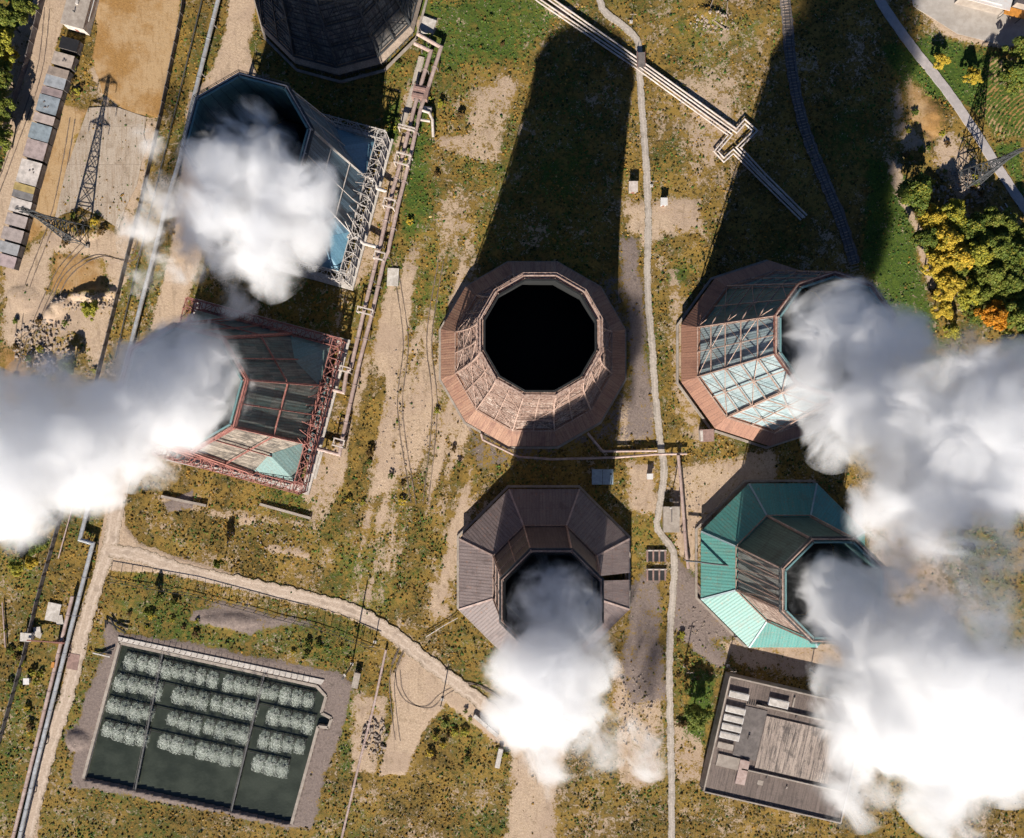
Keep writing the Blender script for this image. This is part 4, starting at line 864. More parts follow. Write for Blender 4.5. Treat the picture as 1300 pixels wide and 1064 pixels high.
for k, (x, y) in enumerate(((833, 706), (833, 730))):
    t = thing('vent_grate', ('upper' if k == 0 else 'lower') + ' dark grating with three concrete bars east of the brown roof', 'grating', G(x, y)); mb = MB(); mb.box(G(x, y).xy, 6.2, 3.4, 0, .25); mb.build('pit_cover', M['black_steel'], t)
    for q in range(4): mb = MB(); mb.box((G(x, y) + Vector((-2.9 + q * 1.9, 0, 0))).xy, .5, 3.6, .05, .6); mb.build('bar', M['pipe_brown'], t)
    mb = MB(); mb.box((G(x, y) + Vector((0, 1.8, 0))).xy, 6.4, .4, .05, .55); mb.build('beam', M['pipe_pale'], t)
t = thing('long_duct', 'pale teal duct lying along the outer side of the red-oxide truss', 'duct', G(408, 530))
mb = MB(); mb.bar(G(416, 478, 3), G(399, 545, 3), 1.1, 1.0); mb.build('duct', M['teal_paint'], t); mb = MB(); mb.bar(G(398, 549, 3), G(392, 583, 3), 1.1, 1.0); mb.build('duct', M['teal_paint'], t)
mb = MB()
for (x, y) in ((414, 485), (408, 510), (401, 538), (396, 556), (393, 576)): q = G(x, y, 0); mb.bar(q, q + Vector((0, 0, 2.6)), .3)
mb.build('supports', M['grey_steel'], t)
t = thing('long_duct', 'pale duct lying along the lower edge of the red-oxide truss', 'duct', G(280, 600)); mb = MB(); mb.bar(G(212, 583, 2), G(368, 619, 2), .8, .7); mb.build('duct', M['white_steel'], t)
mb = MB()
for f in (.1, .35, .6, .85): q = G(212, 583, 0).lerp(G(368, 619, 0), f); mb.bar(q, q + Vector((0, 0, 1.7)), .3)
mb.build('supports', M['grey_steel'], t)

# flat-roofed building at the lower right
rz = -13.0; a = D(rz); ux = Vector((math.cos(a), math.sin(a), 0)); uy = Vector((math.sin(a), -math.cos(a), 0)); O = G(926, 858, 4.2); O.z = 0
t = thing('flat_roofed_building', 'flat-roofed industrial building with a peeling roof and white skylights, partly under the steam', 'building', O)
def bb(u0, u1, v0, v1, z0, z1, name, mat, par_=None):
    c_ = O + ux * (u0 + u1) / 2 + uy * (v0 + v1) / 2; mb = MB(); mb.box(c_.xy, u1 - u0, v1 - v0, z0, z1, a); return mb.build(name, mat, par_ or t)
M['roof_felt'] = sheet('bitumen_felt', (0.20, 0.155, 0.135), (0.15, 0.115, 0.10), (0.09, 0.07, 0.06), 1.6, 9.0, .8, .45, .9, 1.6, .46)
mp_, nt, b = newmat('peeling_roof'); tc = nd(nt, 'ShaderNodeTexCoord').outputs['Object']; nn = noise(nt, tc, .28, 5, .6, .8)
n2_ = noise(nt, tc, 1.6, 6, .7); col = mixc(nt, ramp(nt, math_(nt, 'ADD', nn, math_(nt, 'MULTIPLY', math_(nt, 'SUBTRACT', n2_, .5), .25)), .47, .53), mixc(nt, ramp(nt, n2_, .35, .65), (.34, .265, .22), (.50, .41, .35)), mixc(nt, n2_, (.10, .08, .075), (.17, .135, .12))); nt.links.new(col, b.inputs['Base Color']); b.inputs['Roughness'].default_value = .9
bb(0, 44, 0, 37, 0, 4.0, 'walls', M['concrete']); bb(.3, 43.7, .3, 36.7, 4.0, 4.15, 'roof', M['roof_felt'])
for r in ((0, 44, -.1, .35), (-.1, .35, .35, 36.6), (.35, 44, 36.6, 37), (43.7, 44.1, .35, 36.6)): bb(*r, 4.0, 4.75, 'parapet', M['concrete'])
bb(14, 38, 9.5, 26, 4.15, 4.5, 'raised_roof', sheet('patched_roof', (.36, .29, .245), (.47, .385, .325), (.085, .07, .065), 1.25, 30, .97, .6, .9, 1.25, .45)); bb(6.5, 14, 8, 24, 4.15, 4.3, 'roof_patch', M['concrete_d']); bb(10, 42, 6.6, 7.0, 4.15, 4.9, 'roof_kerb', M['concrete']); bb(10, 42, 27, 27.4, 4.15, 4.9, 'roof_kerb', M['concrete'])
for (u, v) in ((.9, 4.2), (.9, 8.9), (.9, 11.7), (.9, 14.5), (.9, 17.2)): s_ = bb(u, u + 6.2, v, v + 1.9, 4.15, 5.1, 'skylight', M['white']); bb(u + .2, u + 6.0, v + .2, v + 1.7, 5.1, 5.16, 'glazing', M['concrete_w'], s_)
s_ = bb(13.5, 19.7, 3.6, 5.9, 4.15, 5.1, 'skylight', M['white']); bb(13.7, 19.5, 3.8, 5.7, 5.1, 5.16, 'glazing', M['concrete_w'], s_)
bb(1, 6, 20.6, 22.4, 4.15, 4.8, 'roof_hatch', M['concrete']); bb(2, 9, 24.3, 28, 4.15, 4.6, 'roof_patch', M['concrete']); bb(9, 12, 24.4, 32, 4.15, 4.9, 'roof_hatch', M['pipe_pink']); bb(21, 21.5, 2, 5, 4.15, 4.6, 'roof_kerb', M['concrete'])
for q in range(16):
    u_, v_ = random.uniform(9, 42), random.uniform(1.5, 35); w_ = random.uniform(.3, 2.2)
    if 13 < u_ < 39 and 8 < v_ < 27: continue
    bb(u_, u_ + w_, v_, v_ + random.uniform(.3, 1.6), 4.15, 4.15 + (.06 if w_ > 1 else random.uniform(.3, .8)), 'roof_patch' if w_ > 1 else 'roof_vent', M['concrete'] if q % 2 else M['concrete_d'])
for q in range(7): bb(7.2 + q * .7, 7.45 + q * .7, 6.0, 7.2, 4.15, 4.45, 'cable_rack', M['black_steel'])
# top right
O = G(1216, -14); O.z = 0; a = D(-15); ux = Vector((math.cos(a), math.sin(a), 0)); uy = Vector((math.sin(a), -math.cos(a), 0))
t = thing('workshop', 'workshop with whitish-pink low roof at the top right corner', 'workshop', O); bb(0, 15.5, -4, 4.8, 0, 3.6, 'walls', M['concrete']); bb(-.3, 15.8, -4.3, 5.1, 3.6, 3.8, 'roof', plain('pink_white_roof', (.60, .48, .42), .8, 0, .4, .5, (.62, .62, .62)));
bb(2, 13, 2.2, 4.2, 3.8, 4.1, 'roof_lights', M['white'])
O = G(1281, -4); O.z = 0
t = thing('warehouse', 'warehouse with a dark ribbed roof and orange canopy at the top right corner', 'warehouse', O); bb(0, 22, -8, 5.2, 0, 6, 'walls', M['concrete']); bb(-.3, 22.3, -8.3, 5.5, 6, 6.2, 'roof', sheet('dark_ribbed_roof', (.12, .10, .10), (.15, .12, .12), (.08, .07, .07), .5, 30, .4)); bb(-2, 10, 5.5, 8, 3.3, 3.5, 'canopy', M['orange'])
for q in range(3): bb(-1.8 + q * 5.6, -1.6 + q * 5.6, 7.6, 7.8, 0, 3.3, 'canopy_post', M['grey_steel'])
# ------------------------------------------------------------------ spray pond
WZ = -1.0
mw_, nt, b = newmat('pond_water'); tc = nd(nt, 'ShaderNodeTexCoord').outputs['Object']; n1 = noise(nt, tc, 1.6, 4, .6); n2 = noise(nt, tc, .12, 4, .6)
nt.links.new(mixc(nt, ramp(nt, n2, .35, .65), (.024, .030, .022), (.042, .05, .038)), b.inputs['Base Color']); b.inputs['Roughness'].default_value = .22
bp = nd(nt, 'ShaderNodeBump'); bp.inputs['Strength'].default_value = .5; bp.inputs['Distance'].default_value = .12; nt.links.new(n1, bp.inputs['Height']); nt.links.new(bp.outputs[0], b.inputs['Normal'])
mb = MB(); mb.prism([G(x, y).xy for x, y in PONDPX], -1.9, WZ); o = mb.build('pond_water', mw_); o['kind'] = 'structure'
kb = thing('pond_kerb', 'pale concrete kerb wall around the dark green spray pond', 'kerb', G(*PTL)); 
for a_, b_ in zip(PONDPX[:-2], PONDPX[1:-1]):
    mb = MB(); mb.bar(G(*a_) + Vector((0, 0, -1.05)), G(*b_) + Vector((0, 0, -1.05)), .9, 2.6); mb.build('kerb_wall', M['concrete'], kb)
mb = MB(); mb.bar(G(*PONDPX[0]) + Vector((0, 0, -1.05)), G(*PONDPX[-1]) + Vector((0, 0, -1.05)), .9, 2.6); mb.build('kerb_wall', M['concrete'], kb)
mb = MB(); mb.prism([G(x, y).xy for x, y in ((150, 808), (412, 863), (408, 869), (151, 813.5))], -.3, .25); mb.build('coping', M['concrete_w'], kb)
for k, (a_, b_) in enumerate((((207, 828), (172, 1002)), ((336, 856), (294, 1029)))):
    t = thing('pond_walkway', ('western' if k == 0 else 'eastern') + ' narrow dark walkway beam crossing the pond', 'walkway', G(*a_)); A, B = G(*a_), G(*b_)
    mb = MB(); mb.bar(A + Vector((0, 0, .1)), B + Vector((0, 0, .1)), .55, .15); mb.build('deck', M['grey_steel'], t)
    mb = MB(); d = (B - A).normalized(); nrm = Vector((-d.y, d.x, 0)) * .3
    for s_ in (-1, 1): mb.bar(A + nrm * s_ + Vector((0, 0, 1)), B + nrm * s_ + Vector((0, 0, 1)), .07)
    for q in range(14):
        p = A.lerp(B, q / 13); mb.bar(p + nrm + Vector((0, 0, -1.3)), p + nrm + Vector((0, 0, 1)), .09); mb.bar(p - nrm + Vector((0, 0, -1.3)), p - nrm + Vector((0, 0, 1)), .09)
    mb.build('railing', M['concrete_d'], t)
# one spray, then copies
ms, nt, b = newmat('spray_droplets'); b.inputs['Base Color'].default_value = (.55, .58, .54, 1); b.inputs['Roughness'].default_value = .5
mf, nt, b = newmat('foam'); tc = nd(nt, 'ShaderNodeTexCoord').outputs['Object']; uvn = nd(nt, 'ShaderNodeTexCoord').outputs['UV']
oi = nd(nt, 'ShaderNodeObjectInfo'); ad = nd(nt, 'ShaderNodeVectorMath', operation='ADD'); nt.links.new(tc, ad.inputs[0]); cb = nd(nt, 'ShaderNodeCombineXYZ'); nt.links.new(math_(nt, 'MULTIPLY', oi.outputs['Random'], 300), cb.inputs[2]); nt.links.new(cb.outputs[0], ad.inputs[1])
nn = noise(nt, ad.outputs[0], 2.6, 5, .7); sx = nd(nt, 'ShaderNodeSeparateXYZ'); nt.links.new(uvn, sx.inputs[0])
b.inputs['Roughness'].default_value = .7; nt.links.new(mixc(nt, ramp(nt, nn, .4, .68), (.10, .125, .10), (.30, .35, .30)), b.inputs['Base Color'])
nt.links.new(ramp(nt, math_(nt, 'ADD', sx.outputs[0], math_(nt, 'MULTIPLY', math_(nt, 'SUBTRACT', nn, .5), 1.1)), .1, .75, 0, .85), b.inputs['Alpha'])
def spray_proto(label, loc):
    t = thing('water_spray', label, 'water spray', loc, 'sprays in the cooling pond', D(-12.5)); rnd = random.Random(5)
    mb = MB(); N = 20; R = []
    for ring, uvv in ((0, 1.0), (.6, .8), (1.0, 0.0)):
        R.append([(2.5 * ring * math.cos(2 * math.pi * k / N), -1.0 + 4.0 * ring * math.sin(2 * math.pi * k / N) * .95, .03 + .25 * (1 - ring)) for k in range(N)])
    uvs = [1.0, .8, 0.0]
    for i in range(2):
        for k in range(N):
            k2 = (k + 1) % N; mb.quad(R[i][k], R[i + 1][k], R[i + 1][k2], R[i][k2], [(uvs[i], 0), (uvs[i + 1], 0), (uvs[i + 1], 1), (uvs[i], 1)])
    mb.build('foam', mf, t, local=True)
    mb = MB()
    for _ in range(760):
        u = rnd.random(); a_ = rnd.uniform(0, 6.283); f = rnd.random(); r = .25 + 1.5 * f
        x = r * math.cos(a_); y = r * math.sin(a_) * 1.05; z = .2 + 3.0 * (1 - (f - .15) ** 2) * rnd.uniform(.25, 1)
        if rnd.random() < .6: y = -1.2 - 2.8 * rnd.random() ** 1.3; x = round(rnd.uniform(-1.9, 1.9) * 3) / 3 + rnd.gauss(0, .05); z = rnd.uniform(.1, 2.2) * (1 - (-y - 1.2) / 3.2)
        s_ = rnd.uniform(.035, .09); l = rnd.uniform(1, 3) * s_
        mb.add([(x - s_, y, z), (x + s_, y, z), (x, y - l, z - s_), (x, y, z + s_)], [[0, 2, 1], [0, 1, 3], [1, 2, 3], [2, 0, 3]])
    d_ = mb.build('droplets', ms, t, local=True); d_['kind'] = 'stuff'
    mb = MB(); mb.tube([(0, 0, -.6), (0, 0, .9)], .12, 8); mb.tube([(0, 0, .9), (0, 0, 1.1)], .2, 8); mb.build('nozzle', M['black_steel'], t, local=True)
    mb = MB(); mb.tube([(1.85, -.3, .35), (1.85, 2.2, .35)], .13, 6); mb.tube([(1.85, -.3, .35), (.1, -.3, .35)], .09, 6); mb.build('feed_arm', M['black_steel'], t, local=True)
    return t
rows = [((165, 836), [(0, 4), (4, 4), (8.35, 4), (12.2, 4)]), ((153, 863), [(0, 4), (4.95, 3), (8.1, 4), (13.0, 3.6)]), ((143, 893), [(0, 4), (5.1, 3), (8.2, 4), (12.9, 4)]), ((136, 923), [(0, 4), (4.9, 3), (8.1, 4), (12.9, 3)])]
proto = None; rowname = ['topmost', 'second', 'third', 'lowest']; place = ['western', 'middle left', 'middle right', 'eastern']
for ri, (st_, groups) in enumerate(rows):
    xe = None
    for gi, (g0, cnt) in enumerate(groups):
        for q in range(int(round(cnt))):
            u = (g0 + q) * 15.3; x = st_[0] + .9745 * u; y = st_[1] + .2165 * u; p = G(x, y); p.z = WZ + .02
            lab = 'whitish water spray in the %s cluster of the %s row in the pond' % (place[gi], rowname[ri])
            gp = 'sprays in the %s cluster of the %s row' % (place[gi], rowname[ri])
            if proto is None: proto = spray_proto(lab, p); proto['group'] = gp
            else: dup(proto, p, D(-12.5) + random.uniform(-.08, .08), lab, gp, scale=(random.uniform(.88, 1.15), random.uniform(.8, 1.12), random.uniform(.7, 1.3)))
            xe = p
    a_ = G(*st_) + Vector((-1.5, 1.9, 0)); e_ = Vector((xe.x + 2.5, xe.y + 1.9 - .5, 0))
    t = thing('header_pipe', rowname[ri] + ' black header pipe feeding a row of pond sprays', 'pipe', (a_.x, a_.y, 0)); mb = MB(); mb.tube([Vector((a_.x, a_.y, WZ + .35)), Vector((e_.x, e_.y, WZ + .35))], .13, 6); mb.build('pipe', M['black_steel'], t)
    mb = MB()
    for q in range(12): c_ = a_.lerp(e_, (q + .5) / 12); mb.bar((c_.x, c_.y, -1.8), (c_.x, c_.y, WZ + .3), .15)
    mb.build('stands', M['concrete_d'], t)

# ------------------------------------------------------------------ trees and shrubs
def leafmat(name, c1, c2, c3):
    m, nt, b = newmat(name); ca = nd(nt, 'ShaderNodeVertexColor', layer_name='tone'); s_ = nd(nt, 'ShaderNodeSeparateColor'); nt.links.new(ca.outputs[0], s_.inputs[0])
    col = mixc(nt, s_.outputs[0], c1, c2); col = mixc(nt, s_.outputs[1], col, c3); nt.links.new(col, b.inputs['Base Color']); b.inputs['Roughness'].default_value = .6
    b.inputs['Specular IOR Level'].default_value = .2
    tr = nd(nt, 'ShaderNodeBsdfTranslucent'); nt.links.new(col, tr.inputs[0]); mx = nd(nt, 'ShaderNodeMixShader'); mx.inputs[0].default_value = .25
    nt.links.new(b.outputs[0], mx.inputs[1]); nt.links.new(tr.outputs[0], mx.inputs[2]); nt.links.new(mx.outputs[0], nt.nodes['Material Output'].inputs[0]); return m
LM = {'yellow': leafmat('yellow_leaves', (.62, .42, .05), (.42, .33, .04), (.16, .18, .03)), 'orange': leafmat('orange_leaves', (.62, .26, .02), (.50, .22, .02), (.3, .16, .02)),
      'green': leafmat('green_leaves', (.13, .17, .03), (.07, .11, .02), (.28, .24, .03)), 'dark': leafmat('dark_green_leaves', (.19, .22, .035), (.09, .13, .025), (.28, .25, .05)),
      'mixed': leafmat('yellow_green_leaves', (.46, .38, .04), (.24, .26, .04), (.07, .10, .02)), 'brown': leafmat('brown_leaves', (.20, .12, .04), (.13, .08, .03), (.07, .06, .02))}
M['bark'] = plain('bark', (.12, .09, .07), .95, 0, .4, 3)
def crown_mesh(R, Hc, ncl, nl, seed, name='crown'):
    r = np.random.default_rng(seed); th = r.uniform(0, 2 * np.pi, ncl); q = r.uniform(0, 1, ncl) ** .5; lob = 1 + .28 * np.sin(th * 3 + seed) + .16 * np.sin(th * 5 + 2 * seed)
    cx = R * .8 * q * np.cos(th) * lob; cy_ = R * .8 * q * np.sin(th) * lob; cz = Hc * (.35 + .65 * (1 - q ** 2) * r.uniform(.45, 1.1, ncl)); cr = R * r.uniform(.14, .27, ncl)
    n = ncl * nl; ci = np.repeat(np.arange(ncl), nl); d = r.normal(size=(n, 3)); d /= np.linalg.norm(d, axis=1)[:, None]; d[:, 2] = np.abs(d[:, 2]) * 1.0 - .2 * r.random(n)
    P = np.stack([cx[ci], cy_[ci], cz[ci]], -1) + d * (cr[ci] * r.uniform(.6, 1.1, n))[:, None]
    nv = d + r.normal(size=(n, 3)) * .7 + np.array([0, 0, .5]); nv /= np.linalg.norm(nv, axis=1)[:, None]; a_ = np.cross(nv, r.normal(size=(n, 3))); a_ /= np.linalg.norm(a_, axis=1)[:, None]; b_ = np.cross(nv, a_)
    s_ = (r.uniform(.09, .34, n) * (R / 4) ** .3)[:, None]; V = np.stack([P - a_ * s_, P + b_ * s_ * .7, P + a_ * s_, P - b_ * s_ * .7], 1).reshape(-1, 3)
    me = bpy.data.meshes.new(name); me.vertices.add(n * 4); me.vertices.foreach_set('co', V.ravel().astype('f')); me.loops.add(n * 4); me.loops.foreach_set('vertex_index', np.arange(n * 4, dtype='i'))
    me.polygons.add(n); me.polygons.foreach_set('loop_start', np.arange(0, n * 4, 4, dtype='i')); me.update(calc_edges=True)
    tone = np.clip(r.random(ncl)[ci] * .7 + r.random(n) * .3, 0, 1); t2 = (r.random(n) < (.15 + .5 * (r.random(ncl)[ci] > .75))) * r.random(n)
    ca = me.color_attributes.new('tone', 'FLOAT_COLOR', 'POINT'); ca.data.foreach_set('color', np.repeat(np.stack([tone, t2, t2, np.ones(n)], -1), 4, 0).ravel().astype('f')); return me
def tree_proto(R, Hh, ncl, nl, seed, kind, name, cat):
    t = thing(name, '', cat, (0, 0, 0)); me = crown_mesh(R, Hh * .62, ncl, nl, seed); me.materials.append(LM[kind]); me.transform(Matrix.Translation((0, 0, Hh * .36)))
    o = bpy.data.objects.new('crown', me); COL.objects.link(o); o.parent = t
    mb = MB(); rnd = random.Random(seed); mb.tube([(0, 0, -.3), (.05, 0, Hh * .25), (.1, .08, Hh * .5), (.1, .1, Hh * .8)], R * .045 + .05, 7)
    for k in range(6):
        a_ = k * 1.05 + rnd.random(); z = Hh * (.28 + .06 * k); mb.tube([(.05, .02, z), (R * .35 * math.cos(a_), R * .35 * math.sin(a_), z + Hh * .12), (R * .65 * math.cos(a_), R * .65 * math.sin(a_), z + Hh * .22)], .07 + R * .008, 5)
    mb.build('trunk', M['bark'], t, local=True); return t
protos = [tree_proto(4.0, 8, 60, 130, s, 'green', 'deciduous_tree', 'tree') for s in (1, 2, 3, 4)]
bush = [tree_proto(1.6, 2.2, 26, 60, s, 'green', 'shrub', 'shrub') for s in (11, 12, 13)]
used = set()
def plant(pset, px, py, R, kind, label, R0, H0, hf=1.0, group=None):
    k = random.randrange(len(pset)); pr = pset[k]; s = R / R0; z = H0 * s * hf * .75; p = G(px, py, z); p.z = 0
    p.z = float(gsample(relief, np.array([p.x]), np.array([p.y]))[0]) - .1
    rz_ = random.uniform(0, 6.28)
    if pr.name not in used:
        used.add(pr.name); pr.location = p; pr.rotation_euler = (0, 0, rz_); pr.scale = (s, s, s * hf); pr['label'] = label
        if group: pr['group'] = group
        for ch in pr.children:
            if ch.name.startswith('crown'): ch.material_slots[0].link = 'OBJECT'; ch.material_slots[0].material = LM[kind]
        return pr
    return dup(pr, p, rz_, label, group, scale=(s, s, s * hf), mats={'crown': LM[kind]})
CN = {'yellow': 'golden yellow', 'orange': 'bright orange', 'green': 'light green', 'dark': 'dark green', 'mixed': 'yellow-green'}
TR = [(1166, 243, 5.6, 'green', 'standing apart at the upper left end of the eastern grove'), (1186, 277, 5.0, 'yellow', 'at the left edge of the grove below the first green one'), (1212, 270, 4.8, 'mixed', 'at the top of the grove under the rubble'),
 (1178, 303, 4.2, 'green', 'on the left edge of the grove by the dirt track'), (1203, 304, 5.2, 'yellow', 'in the upper left part of the grove'), (1236, 290, 5.2, 'green', 'at the upper middle of the grove'), (1218, 327, 5.4, 'yellow', 'in the centre left of the grove'),
 (1190, 333, 4.4, 'yellow', 'at the left edge of the grove, halfway down'), (1243, 320, 5.2, 'mixed', 'in the middle of the grove'), (1268, 312, 5.4, 'dark', 'at the upper right of the grove'), (1292, 325, 5.6, 'green', 'at the right picture edge in the upper grove'),
 (1262, 348, 5.2, 'dark', 'in the hollow at the centre of the grove'), (1205, 362, 5.2, 'yellow', 'in the lower left of the grove'), (1232, 372, 4.6, 'mixed', 'between the golden ones and the orange one'), (1288, 358, 5.6, 'dark', 'at the right edge, halfway down the grove'),
 (1266, 399, 4.8, 'orange', 'beside the steam at the foot of the grove'), (1293, 398, 5.6, 'dark', 'at the right edge below the middle of the grove'), (1199, 392, 3.4, 'yellow', 'small, at the lower left tip of the grove'), (1240, 400, 3.2, 'green', 'small, just left of the orange one'),
 (1296, 436, 5.2, 'dark', 'at the right edge above the steam'), (1210, 418, 3.0, 'mixed', 'small, at the edge of the steam'), (1262, 278, 4.2, 'dark', 'near the pylon rubble at the top of the grove'), (1196, 76, 2.6, 'yellow', 'small, left of the path at the top right'),
 (1238, 96, 2.8, 'yellow', 'small, inside the pylon shadow at the top right'), (1290, 92, 5.2, 'green', 'at the right edge in the shade of the warehouse'), (1305, 60, 5.4, 'dark', 'at the right edge next to the warehouse'), 
 (2, 22, 5.2, 'dark', 'at the very top left corner'), (-4, 52, 5.4, 'mixed', 'at the left edge near the top, dark shade on its east'), (8, 72, 3.4, 'yellow', 'small, by the left edge near the top'), (-4, 95, 4.8, 'dark', 'at the left edge below the small yellow one'),
 (4, 44, 2.4, 'yellow', 'tiny, at the top left beside the fence'), (-6, 135, 5.6, 'dark', 'at the left edge level with the garages'), (-6, 175, 4.8, 'dark', 'at the left edge, lowest beside the garages'), (25, 8, 4.0, 'dark', 'beside the concrete fence at the top left corner'),
 (45, 690, 3.6, 'green', 'in the scrub under the western steam'), (38, 714, 2.2, 'yellow', 'small, below the green one under the western steam'), (20, 722, 2.6, 'mixed', 'at the left edge below the western steam'), (84, 462, 3.0, 'green', 'beside the rubble left of the western steam'),
 (112, 392, 3.0, 'mixed', 'low, on the earth bank'), (886, 912, 4.4, 'dark', 'added for a round shadow, between the footpath and the flat-roofed building'), (1230, 700, 3.4, 'green', 'in the gap between the two eastern steam banks'), (1285, 650, 3.6, 'dark', 'at the right edge between the eastern steam banks')]  # dark tree between footpath and flat-roofed building is added for a shadow patch
for (x, y, R, k, w_) in TR:
    plant(protos, x, y, R, k, CN[k] + ' tree ' + w_, 4.0, 8, random.uniform(.85, 1.15))
for (x, y) in ((1222, 303), (1252, 302), (1277, 286), (1281, 340), (1246, 342), (1216, 345), (1275, 376), (1300, 302), (1250, 372)):
    plant(protos, x, y, random.uniform(4.2, 5.4), 'dark', 'dark green tree in the closed canopy at the heart of the eastern grove', 4.0, 8, random.uniform(.8, .95), 'dark trees at the heart of the eastern grove')
t = plant(protos, 276, 716, 1.5, 'dark', 'slender dark poplar with a long narrow shadow in the weeds south of the red truss', 4.0, 8, 2.6)
t = plant(protos, 187, 776, 1.5, 'dark', 'slender dark poplar in the weeds just north of the pond corner', 4.0, 8, 2.2)
zones = [('shrubs on the bank above the pond', 'low shrub in the weedy bank between the fence and the pond', [(150, 750), (240, 765), (470, 830), (440, 850), (160, 795)], 16), ('shrubs in the strip west of the pipes', 'low shrub in the overgrown strip west of the pink pipe', [(0, 760), (60, 850), (45, 960), (0, 960)], 16),
 ('shrubs beside the dirt junction', 'low shrub on the weedy islands around the dirt junction', [(545, 900), (600, 900), (650, 970), (540, 975)], 14), ('shrubs along the pylon rubble', 'low shrub on the rubble around the north-eastern pylon', [(1140, 120), (1200, 170), (1250, 250), (1200, 250), (1150, 210)], 14),
 ('shrubs on the western spoil', 'low shrub on the spoil ground west of the steam', [(10, 380), (90, 400), (120, 470), (20, 540)], 14), ('shrubs by the footpath', 'low shrub in the weeds beside the footpath south of the bend', [(860, 770), (905, 850), (895, 960), (862, 960)], 12),
 ('shrubs in the northern field', 'low shrub in the grassy field north of the open tower', [(480, 40), (680, 10), (620, 90), (560, 300), (520, 300)], 14), ('shrubs on the mound', 'low shrub on the earth mound around the western pylon', [(75, 270), (130, 275), (130, 300), (80, 310)], 9),
 ('shrubs near the copper skirt', 'low shrub in the weeds south-west of the copper-brown skirt', [(460, 500), (560, 520), (590, 590), (560, 640), (440, 640)], 10), ('shrubs by the yellow lot', 'low shrub at the edge of the yard by the garages', [(85, 60), (112, 90), (115, 130), (90, 120)], 6)]
for grp, lab, poly, cnt in zones:
    xs = [p[0] for p in poly]; ys = [p[1] for p in poly]; n_ = 0
    while n_ < cnt:
        x, y = random.uniform(min(xs), max(xs)), random.uniform(min(ys), max(ys))
        if polymask(np.array([x]), np.array([y]), poly, .1)[0] < .5: continue
        plant(bush, x, y, random.uniform(.7, 1.5), random.choice(['green', 'dark', 'mixed', 'brown', 'yellow', 'mixed', 'brown']), lab, 1.6, 2.2, random.uniform(.6, 1.0), grp); n_ += 1
# rubble and debris
mrock = plain('rubble', (.42, .34, .28), .95, 0, .4, 2)
def heap(label, px, py, rx, ry, n, smax=.9, mat=None, name='rubble_heap'):
    mb = MB(); 
    for _ in range(n):
        a_ = random.uniform(0, 6.28); q = random.random() ** .6; x, y = px + rx * q * math.cos(a_), py + ry * q * math.sin(a_); p = G(x, y); s_ = random.uniform(.2, smax); z = float(gsample(relief, np.array([p.x]), np.array([p.y]))[0])
        mb.box(p.xy, s_ * random.uniform(.7, 1.8), s_, z - .2, z + s_ * random.uniform(.3, .8), random.random() * 3, s_ * .18)
    o = mb.build(name, mat or mrock); setp(o, label, 'rubble', kind='stuff')
heap('pale rubble scattered over the spoil left of the steam', 55, 440, 38, 36, 260); heap('broken stone around the foot of the north-eastern pylon', 1222, 238, 40, 26, 220); heap('scattered stones beside the earth bank', 110, 384, 45, 10, 110, .7)
heap('pale broken concrete by the thin pipe south of the pond', 475, 935, 16, 30, 110, 1.0); heap('small stones below the red truss', 340, 680, 60, 30, 90, .6); heap('stones and bricks beside the footpath south of the brown roof', 805, 900, 26, 50, 110, .6); heap('debris in the northern field near the top edge', 905, 28, 30, 14, 70, .8)
heap('crumbled stone west of the green-roofed tower', 870, 640, 20, 40, 60, .5); heap('grey debris on the gravel below the green-roofed tower', 890, 800, 30, 30, 60, .5); heap('bricks and stones between the towers', 520, 560, 45, 130, 160, .5)
def debris(label, pts, w, mat, z=.4, name='steel_frame_scrap'):
    t = thing(name, label, 'scrap', G(*pts[0][0]))
    for a_, b_ in pts: mb = MB(); mb.bar(G(*a_, z), G(*b_, z + .2), w); mb.build('bar', mat, t)
debris('tangled white and black frames at the north-west corner of the pond', [((133, 787), (160, 803)), ((140, 784), (148, 800)), ((148, 792), (162, 797)), ((134, 788), (134, 797))], .35, M['black_steel'])
debris('pale pole lying beside the road at the north-west corner of the pond', [((118, 829), (140, 834))], .4, M['concrete_w'], name='fallen_pole'); debris('dark pole lying next to the pond', [((125, 831), (144, 824))], .4, M['black_steel'], name='fallen_pole')
debris('white slabs stacked in a slanting line by the road south-west of the brown roof', [((602, 908), (618, 922)), ((619, 923), (632, 934))], 1.1, M['concrete_w'], name='barrier_blocks'); debris('white long crates beside the road under the lower steam', [((636, 950), (631, 974))], 1.5, M['concrete_w'], name='barrier_blocks')
debris('thin pinkish pole standing tilted in the scrub at the left edge', [((3, 765), (7, 822))], .35, M['pipe_pink'], name='fallen_pole'); debris('white rods lying right of the north-eastern path', [((1270, 262), (1285, 280)), ((1276, 258), (1284, 272))], .2, M['white'], name='fallen_pole')
debris('dark timbers leaning by the debris in the northern field', [((897, 22), (905, 0)), ((921, 30), (924, 2)), ((896, 18), (922, 38))], .25, M['wood'])
debris('grey concrete strips lying in the weeds below the red truss', [((205, 630), (262, 642)), ((330, 640), (395, 658))], .8, M['concrete'], z=.1, name='concrete_strip')
